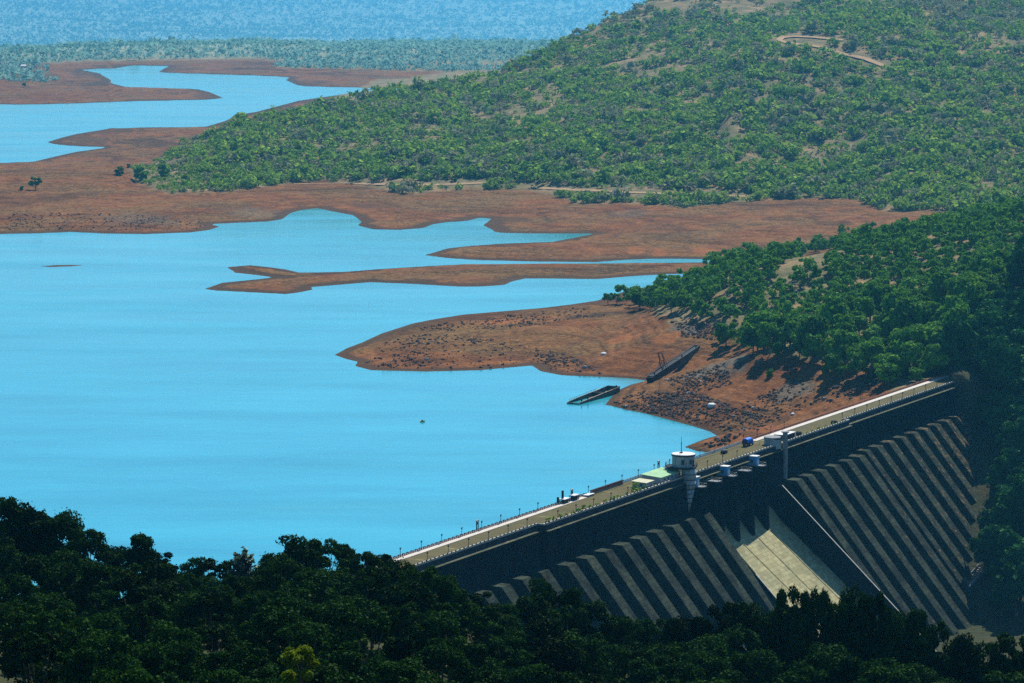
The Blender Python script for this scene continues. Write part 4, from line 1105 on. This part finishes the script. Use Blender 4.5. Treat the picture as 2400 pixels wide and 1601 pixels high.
# ---- scrub on the middle hill and the far country: far-off masses
def scrub(name, label, n, xr, yr, fn, size, quads_, mats, leaf, seed, pdist=None):
    r_ = np.random.default_rng(seed)
    ys = r_.uniform(yr[0], yr[1], n) if pdist is None else pdist(r_, n)
    xs = r_.uniform(xr[0], xr[1], n) * ys
    zs = H(xs, ys); keep = fn(xs, ys, zs, r_)
    xs, ys, zs = xs[keep], ys[keep], zs[keep]
    m_ = len(xs)
    sc = (size if size > 1 else 4.2 + ys * .00055) * np.clip(r_.lognormal(0, .42, m_), .4, 2.4) * (np.clip((1200 + F * xs / ys - 270) / 260, .45, 1) if size > 1 else 1.0)
    d = r_.normal(0, 1, (m_, quads_, 3)); d /= np.linalg.norm(d, axis=2)[..., None]; d[..., 2] = np.abs(d[..., 2]) * 1.0
    rad = r_.uniform(.45, 1.05, (m_, quads_, 1)) * sc[:, None, None] * .5
    off = d * rad * np.array([1, 1, .95]); tall = r_.uniform(.7, 1.35, m_)
    off[..., 2] *= tall[:, None]
    lumps = r_.normal(0, .22, (m_, 3, 3)) * sc[:, None, None]; lumps[..., 2] = np.abs(lumps[..., 2]) * .6
    off += lumps[:, r_.integers(0, 3, quads_), :] * 1.0
    c = np.stack([xs, ys, zs + .1 * sc], 1)[:, None, :] + off
    sizes = np.repeat(sc * leaf, quads_)
    return obj_split(name, label, c.reshape(-1, 3), d.reshape(-1, 3), sizes, mats, r_, quads_)
def obj_split(name, label, c, d, sizes, mats, r_, quads_):
    v_, f_ = leaf_cards(c, d, 1.0, r_)
    ctr = np.repeat(c, 4, axis=0); v_ = ctr + (v_ - ctr) * np.repeat(sizes, 4)[:, None]
    me = raw_mesh(name, v_, f_, mats[0])
    for m_ in mats[1:]: me.materials.append(m_)
    if len(mats) > 1:
        nb = len(f_) // quads_
        cc = c[::quads_]; dryp = .22 + .6 * sstep(fbm(cc[:, 0], cc[:, 1], 260, 120, 3) + (cc[:, 2] - 95) / 160, .2, .7)
        mi = np.repeat((r_.random(nb) < dryp).astype(np.int32), quads_)
        me.polygons.foreach_set('material_index', mi)
    return tag(obj(name, me), label, name.replace('_', ' '), kind='stuff')
def inv_y(a, b):
    def f(r_, n):
        q = r_.random(n); return 1 / (1 / a + q * (1 / b - 1 / a))
    return f
def mid_fn(xs, ys, zs, r_):
    sd = land_sd(xs, ys); c = veg_cover(xs, ys, zs, sd) > .5
    u = 1200 + F * xs / ys
    patch = .7 * fbm(xs, ys, 130, 95, 3) + .75 * fbm(xs, ys, 38, 99, 3)
    dens = 1 - .85 * sstep(patch, .10, .40) * sstep(u, 500, 900)
    clear = np.ones(len(xs), bool)
    for p in TRK[::2]: clear &= ((xs - p[0]) ** 2 + ((ys - p[1]) * .55) ** 2) > 11 ** 2
    return c & clear & (ys > 2300) & (r_.random(len(xs)) < dens)
scrub('scrub_forest', 'green scrub forest covering the middle hill across the lake', 42000, (-.15, .21), (2350, 4500), mid_fn, 6.2, 32, [M['leaf_mid'], M['leaf_dry']], .31, 41, inv_y(2350, 4400))
def far_fn(xs, ys, zs, r_):
    sd = land_sd(xs, ys); c = veg_cover(xs, ys, zs, sd) > .5
    left = (fbm(xs, ys, 420, 110, 3) > .30)
    head = (ys < 5800) & (xs / ys < -.142 + .01 * fbm(xs, ys, 200, 130, 3)) & (sd > 45) & (ys > 5060)
    return ((c & (ys > 5400) & ~((fbm(xs, ys, 700, 115, 3) > .5))) | head & (r_.random(len(xs)) < .8)) & ((zs > 1.5) | (ys > 6500))
def band_fn(xs, ys, zs, r_): return far_fn(xs, ys, zs, r_) & (ys < 9000) & (r_.random(len(xs)) < 1 - .8 * sstep(fbm(xs, ys, 260, 145, 3), .05, .4))
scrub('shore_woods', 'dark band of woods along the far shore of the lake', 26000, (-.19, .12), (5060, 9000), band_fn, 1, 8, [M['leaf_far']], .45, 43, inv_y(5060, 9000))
def slope_fn(xs, ys, zs, r_): return r_.random(len(xs)) < 1 - .75 * sstep(fbm(xs, ys, 1400, 140, 4), .12, .5)
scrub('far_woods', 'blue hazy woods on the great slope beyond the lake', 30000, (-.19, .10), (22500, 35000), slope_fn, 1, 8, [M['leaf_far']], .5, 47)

# ================================================================== shore wrecks, stones, small things
def ground_at(x, y): return float(H(np.array([x]), np.array([y]))[0])
# derelict barges: (x, y) of both ends, heights of the keel there
def barge(name, label, p, q, zp, zq, width, hgt, frac, mats, frame=None, rail=True, deck=False):
    d = np.array([q[0] - p[0], q[1] - p[1], zq - zp]); Lh = math.hypot(d[0], d[1]); rz = math.atan2(d[1], d[0]); pitch = math.atan2(d[2], Lh); Lg = np.linalg.norm(d)
    t = thing(name, label, 'barge', (p[0], p[1], zp), rz); t.rotation_euler = (0, -pitch, rz)
    hw = width / 2; th = .35
    def hull(x0, x1, h0, h1, rake):
        b = MB()
        o_ = [(x0 - rake, h0), (x1, h1)]
        v = [(x0, -hw, 0), (x1, -hw, 0), (x1, hw, 0), (x0, hw, 0), (x0 - rake, -hw, h0), (x1, -hw, h1), (x1, hw, h1), (x0 - rake, hw, h0),
             (x0 - rake + th, -hw + th, h0), (x1 - th, -hw + th, h1), (x1 - th, hw - th, h1), (x0 - rake + th, hw - th, h0),
             (x0 + th, -hw + th, .5), (x1 - th, -hw + th, .5), (x1 - th, hw - th, .5), (x0 + th, hw - th, .5)]
        f = [(0,3,2,1), (0,1,5,4), (1,2,6,5), (2,3,7,6), (3,0,4,7), (4,5,9,8), (5,6,10,9), (6,7,11,10), (7,4,8,11), (8,9,13,12), (9,10,14,13), (10,11,15,14), (11,8,12,15), (12,13,14,15)]
        return b.add(v, f)
    hull(0, Lg * frac, hgt * .9, hgt, 2.0).build('hull', mats[0], t)
    hull(Lg * frac + .02, Lg, hgt, hgt * 1.12, 0).build('hull', mats[1], t)['label'] = 'greyer shoreward hull section'
    if deck: MB().box(.2, Lg - .2, -hw + .32, hw - .32, hgt - .5, hgt - .2).build('deck', M['steel'], t)
    b = MB(); b.box(0, Lg, -hw - .12, -hw + .3, hgt, hgt + .14); b.build('gunwale', M['black'] if deck else M['tan'], t)
    b = MB(); b.box(0, Lg, hw - .3, hw + .12, hgt, hgt + .14); b.build('gunwale', M['black'] if deck else M['tan'], t)
    for x in (Lg * .04, Lg * .2, Lg * .62, Lg * .93):
        b = MB(); b.tube((x, -hw + .5, hgt), (x, -hw + .5, hgt + 1.3), .35, .28, 8); b.build('bollard', M['black'], t)
    if frame:
        x = Lg * frame; b = MB()
        for y in (-hw + .4, hw - .4):
            b.tube((x, y, hgt), (x - 5.0, y * .8, hgt + 8.2), .2); b.tube((x + 3.5, y, hgt), (x - 5.0, y * .8, hgt + 8.2), .14); b.tube((x - 3.5, y, hgt), (x - 2.4, y * .9, hgt + 4.4), .12)
        b.tube((x - 5, -hw * .8, hgt + 8.2), (x - 5, hw * .8, hgt + 8.2), .22); b.tube((x - 2.2, -hw * .8, hgt + 4), (x - 2.2, hw * .8, hgt + 4), .12)
        b.build('lifting_frame', M['black'], t)
    if rail:
        b = MB(); x = 1.0
        while x < Lg * .7: b.tube((x, hw - .15, hgt), (x, hw - .15, hgt + .9), .06, n=4); x += 1.8
        b.tube((.5, hw - .15, hgt + .9), (Lg * .7, hw - .15, hgt + .9), .05, n=4); b.build('guard_rail', M['black'], t)
    return t
barge('sunken_barge', 'low rusty open barge lying half in the water at the tip of the stony bank', (29.5, 1488.0), (49.0, 1525.0), -1.5, .7, 6.6, 2.4, .62, (M['rust'], M['hullgrey']))
ga, gb = ground_at(66.5, 1529), ground_at(94, 1602)
barge('stranded_barge', 'long dark barge with a lifting frame stranded high on the red bank', (66.8, 1530.0), (93.4, 1602.0), max(2.2, ga - .6), max(6.0, min(gb - .4, 9.5)), 3.2, 3.7, .56, (M['black'], M['hullgrey']), .27, True, True)

by = thing('buoy_boat', 'tiny yellow float drifting alone on the open water', 'float', (-40.4, 1429.4, 0))
b = MB(); b.add([(-1.0,-.4,-.2),(.7,-.4,-.2),(.7,.4,-.2),(-1.0,.4,-.2),(-1.2,-.55,.5),(1.3,-.05,.65),(1.3,.05,.65),(-1.2,.55,.5)], [(0,3,2,1),(4,5,6,7),(0,1,5,4),(1,2,6,5),(2,3,7,6),(3,0,4,7)]); b.build('hull', M['orange'], by)
b = MB(); b.box(-.5, .3, -.3, .3, .5, .9); b.build('cover', M['black'], by)

# boulders: six shapes, the larger ones each an object, the smaller ones one mass of loose stone
def boulder_mesh(seed, n=10):
    r_ = np.random.default_rng(seed); b = MB(); v = []
    rings = 6
    for i in range(1, rings):
        a = math.pi * i / rings
        for j in range(n):
            p = 2 * math.pi * j / n; k_ = 1 + r_.normal(0, .14)
            v.append((math.sin(a) * math.cos(p) * .62 * k_, math.sin(a) * math.sin(p) * .5 * k_, math.cos(a) * .4 * k_ + .15))
    v += [(0, 0, .53), (0, 0, -.25)]
    f = [(i * n + j, (i + 1) * n + j, (i + 1) * n + (j + 1) % n, i * n + (j + 1) % n) for i in range(rings - 2) for j in range(n)]
    f += [(len(v) - 2, j, (j + 1) % n) for j in range(n)] + [(len(v) - 1, (rings - 2) * n + (j + 1) % n, (rings - 2) * n + j) for j in range(n)]
    return b.add(v, f)
REG = [('on the stony lower flank of the red spit', [(850,862),(900,800),(1010,780),(1200,800),(1330,830),(1420,878),(1260,866),(1100,866)], 46, 700),
       ('on the rocky bank beside the half-sunken barge', [(1425,950),(1500,915),(1640,925),(1780,975),(1800,1010),(1680,1010),(1560,975)], 80, 1200),
       ('in the dark stone band below the grove', [(1560,735),(1680,760),(1690,800),(1600,790)], 26, 260),
       ('on the slope between the two barges and the trees', [(1560,890),(1700,850),(1720,900),(1600,930)], 18, 420),
       ('at the foot of the trees beside the dam bank', [(1940,890),(2000,880),(2090,905),(1990,940),(1900,960)], 18, 160),
       ('on the red spit by the dam', [(1630,1045),(1700,1020),(1740,1015),(1700,1050)], 12, 60),
       ('along the top of the red spit', [(960,780),(1010,762),(1350,720),(1420,740),(1200,770)], 16, 400),
       ('scattered on the terraced red bank', [(1700,960),(1900,880),(1940,930),(1800,1000)], 14, 300),
       ('on the brown shore across the lake at far left', [(20,500),(200,500),(480,510),(480,540),(150,540),(10,540)], 14, 620)]
def inside(pt, poly):
    c = False; n = len(poly)
    for i in range(n):
        (x1, y1), (x2, y2) = poly[i], poly[(i + 1) % n]
        if (y1 > pt[1]) != (y2 > pt[1]) and pt[0] < (x2 - x1) * (pt[1] - y1) / (y2 - y1) + x1: c = not c
    return c
bms = [boulder_mesh(60 + i).mesh('boulder', M['stone']) for i in range(6)]; bmp = boulder_mesh(70).mesh('boulder', M['palestone'])
rs = np.random.default_rng(21)
sv, sf, so = [], [], 0
stone_v = [np.array(boulder_mesh(80 + i, 6).v) for i in range(4)]; stone_f = boulder_mesh(80, 6).f
for name_, poly, nbig, nsmall in REG:
    us = [p[0] for p in poly]; vs_ = [p[1] for p in poly]; got = 0; tries = 0
    cl = [(rs.uniform(min(us), max(us)), rs.uniform(min(vs_), max(vs_))) for _ in range(9)]
    while got < nbig + nsmall and tries < 12000:
        tries += 1
        if rs.random() < .6: c_ = cl[rs.integers(0, 9)]; u, v = rs.normal(c_[0], 26), rs.normal(c_[1], 10)
        else: u, v = rs.uniform(min(us), max(us)), rs.uniform(min(vs_), max(vs_))
        if not inside((u, v), poly): continue
        h_ = hit(u, v)
        if h_ is None or h_[2] < .15: continue
        if got < nbig:
            pale = rs.random() < .09
            sz = rs.uniform(1.1, 2.6) * 1.0
            o_ = bpy.data.objects.new('boulder', bmp if pale else bms[got % 6]); link(o_)
            o_.location = (h_[0], h_[1], h_[2] - .14 * sz); o_.rotation_euler = (rs.uniform(-.25, .25), rs.uniform(-.25, .25), rs.uniform(0, 6.28)); o_.scale = (sz, sz, sz * rs.uniform(.7, 1.1))
            tag(o_, ('pale' if pale else 'dark') + ' boulder ' + name_, 'boulder', 'boulders ' + name_)
        else:
            sz = min(1.5, rs.lognormal(-.3, .45)) * 1.0; a = rs.uniform(0, 6.28)
            V = stone_v[got % 4] * sz; ca_, sa_ = math.cos(a), math.sin(a)
            V = np.stack([V[:, 0] * ca_ - V[:, 1] * sa_, V[:, 0] * sa_ + V[:, 1] * ca_, V[:, 2]], 1) + np.array(h_)
            sv.append(V); sf += [tuple(i + so for i in q) for q in stone_f]; so += len(V)
        got += 1
me_ = bpy.data.meshes.new('loose_stones'); me_.from_pydata(np.vstack(sv).tolist(), [], sf); me_.materials.append(M['stone'])
tag(obj('loose_stones', me_), 'loose dark stones strewn over the drawn-down banks', 'stones', kind='stuff')
for u, v, sz, lab in ((1668, 953, 3.2, 'single white boulder standing out on the rocky bank'), (1858, 972, 1.6, 'small white block lying on the red bank near the crest railing'), (1415, 832, 2.6, 'flat pale boulder on the flank of the red spit')):
    h_ = hit(u, v); o_ = obj('boulder', boulder_mesh(91).mesh('boulder', M['white'])); o_.location = h_; o_.scale = (sz, sz, sz); tag(o_, lab, 'boulder')

# shrubs and clutter along the parapet of the broad part of the crest
sb = [make_tree('shrub', 820 + i, .75, 1.1, .1, 6, 70, .28, M['leaf_mid'], M['bark'], stem_r=.05) for i in range(3)]
PS = [44.5, 48, 54, 57.5, 62, 66.5, 71, 75.5, 80.5, 86, 92, 97.5, 104, 108.5, 112.5, 262, 268, 275, 282, 289]
for i, s in enumerate(PS):
    lab = 'small shrub on the parapet edge, %s left of the small hut' % ORD[15 - i] if i < 15 else 'small shrub on the parapet edge, %s right of the round pillar' % ORD[i - 14]
    put(sb, i, D(s, 12.6 + .3 * math.sin(i * 5.1), 26.0), rng.uniform(.7, 1.4), rng.uniform(0, 6), lab, 'shrubs along the parapet')
for i, (s, o_, sc, lab) in enumerate(((116.5, 9.5, 1.9, 'dark green bush at the left end wall of the small hut'), (113.5, 11.0, 1.5, 'low bush beside the broken planter left of the hut'), (118.6, 12.6, 1.2, 'bush squeezed between the small hut and the parapet'))):
    put(sb, i, D(s, o_, 26.0), sc, i * 1.3, lab, 'bushes around the small hut')
for i, (s, o_, lab) in enumerate(((47.0, 12.4, 'pale earth planter box at the step in the crest'), (51.5, 12.7, 'broken stone planter box, second from the step in the crest'), (60, 12.7, 'sandy planter box halfway along the parapet shrubs'), (69, 12.7, 'sandy planter box, second left of the broken planter'), (84, 12.7, 'sandy planter box nearest the broken planter'), (111.5, 11.6, 'large broken grey planter left of the small hut'))):
    t = thing('planter_box', lab, 'planter', D(s, o_, 26.0), THETA, 'planters along the parapet')
    b = MB(); b.box(-1.2, 1.2, -.35, .35, 0, .45); b.build('box', M['tan'] if i < 5 else M['grey'], t); b = MB(); b.box(-1.05, 1.05, -.25, .25, .45, .5); b.build('soil', M['track'], t)

# stairway and terrace walls in the gorge at the foot of the ribs
def flight(u0, v0, u1, v1, n, wd, label):
    a_, c_ = hit(u0, v0, 1100), hit(u1, v1, 1100)
    t = thing('stone_stairway', label, 'stairs', a_, math.atan2(c_[1] - a_[1], c_[0] - a_[0]))
    Lh = math.hypot(c_[0] - a_[0], c_[1] - a_[1]); dz = c_[2] - a_[2]
    b = MB(); pr = [(0, -1.5)]
    for i in range(n): pr += [(Lh * i / n, dz * i / n + .4), (Lh * (i + 1) / n, dz * i / n + .4)]
    pr += [(Lh, dz + .4), (Lh, -1.5)]
    k_ = len(pr); v = [(x, -wd / 2, z) for x, z in pr] + [(x, wd / 2, z) for x, z in pr]
    b.add(v, [tuple(range(k_)), tuple(reversed(range(k_, 2 * k_)))] + [(i, k_ + i, k_ + (i + 1) % k_, (i + 1) % k_) for i in range(k_)])
    b.build('steps', M['tan'], t)
    for y in (-wd / 2 - .2, wd / 2 + .2):
        b = MB(); b.add([(0, y - .2, -1), (Lh, y - .2, dz - 1), (Lh, y + .2, dz - 1), (0, y + .2, -1), (0, y - .2, .9), (Lh, y - .2, dz + 1.2), (Lh, y + .2, dz + 1.2), (0, y + .2, .9)], [(0,3,2,1),(4,5,6,7),(0,1,5,4),(1,2,6,5),(2,3,7,6),(3,0,4,7)]); b.build('side_wall', M['grey'], t)
flight(2258, 1380, 2305, 1330, 12, 4.0, 'pale stone stairway climbing the gorge side right of the lowest ribs')

# far signs of people: white-roofed houses beyond the lake
for i, (u, v, wd, lab) in enumerate(((52, 158, 11, 'white-roofed house among the trees on the purple headland'), (234, 94, 12, 'small pale house far beyond the lake, alone above the shore'))):
    h_ = hit(u, v + 2); t = thing('far_house', lab, 'house', h_, .3)
    b = MB(); b.box(-wd/2, wd/2, -4, 4, -1, 4); b.build('wall', M['white'], t)
    b = MB(); b.add([(-wd/2-1,-5,4),(wd/2+1,-5,4),(wd/2+1,5,4),(-wd/2-1,5,4),(-wd/2-1,0,6.6),(wd/2+1,0,6.6)], [(0,1,5,4),(2,3,4,5),(0,4,3),(1,2,5),(0,3,2,1)]); b.build('roof', M['white'], t)
    b = MB(); b.box(-1, 1, -4.1, -4, 0, 2.4); b.build('door', M['glass'], t)

for o in [o for o in COL.objects if o.get('label') == 'x']:       # tree and lamp patterns that found no place
    for c in list(o.children): bpy.data.objects.remove(c)
    bpy.data.objects.remove(o)
# ------------------------------------------------------------------ air, light, camera
hz = MB().box(-16000, 16000, -250, 40400, -760, 760).build('haze', None)
m, nt = nodes('haze_air')
pv = N(nt, 'ShaderNodeVolumePrincipled', Density=0.43e-4, Anisotropy=0.7)
pv.inputs['Color'].default_value = (0.13, 0.62, 1.0, 1)
o = nt.nodes.new('ShaderNodeOutputMaterial'); L(nt, pv.outputs[0], o.inputs['Volume'])
hz.data.materials.append(m); hz['kind'] = 'stuff'

SUN_AZ, SUN_EL = math.radians(20), math.radians(46)
w = bpy.data.worlds.new('World'); S.world = w; w.use_nodes = True
nt = w.node_tree
sky = nt.nodes.new('ShaderNodeTexSky'); sky.sky_type = 'NISHITA'; sky.sun_disc = False
sky.sun_elevation = SUN_EL; sky.sun_rotation = SUN_AZ; sky.air_density = 1.5; sky.dust_density = 0.0; sky.ozone_density = 5.0
bg = nt.nodes['Background']; bg.inputs[1].default_value = 0.065
L(nt, mix(nt, 1.0, sky.outputs[0], (0.55, 0.85, 1.2), 'MULTIPLY'), bg.inputs[0])
ld = bpy.data.lights.new('sun', 'SUN'); ld.energy = 5.0; ld.angle = math.radians(0.53); ld.color = (1.0, 0.96, 0.89)
lo = link(bpy.data.objects.new('sun', ld))
sd_ = Vector((math.sin(SUN_AZ) * math.cos(SUN_EL), math.cos(SUN_AZ) * math.cos(SUN_EL), math.sin(SUN_EL)))
lo.rotation_euler = sd_.to_track_quat('Z', 'Y').to_euler(); lo.location = (0, 0, 500)

cd = bpy.data.cameras.new('camera'); cd.sensor_width = 36; cd.lens = F / 2400 * 36; cd.clip_start = 1; cd.clip_end = 90000
cam = link(bpy.data.objects.new('camera', cd)); cam.location = (0, 0, ZC); cam.rotation_euler = (math.pi / 2 - PITCH, 0, 0)
S.camera = cam
S.view_settings.view_transform = 'Standard'; S.view_settings.look = 'None'; S.view_settings.exposure = 0.6; S.view_settings.gamma = 1.0
S.render.engine = 'CYCLES'
cy = S.cycles
cy.use_denoising = False      # the photograph is grainy; keep the sampling grain
cy.max_bounces = 4; cy.diffuse_bounces = 2; cy.glossy_bounces = 2; cy.transmission_bounces = 2; cy.volume_bounces = 0; cy.transparent_max_bounces = 4
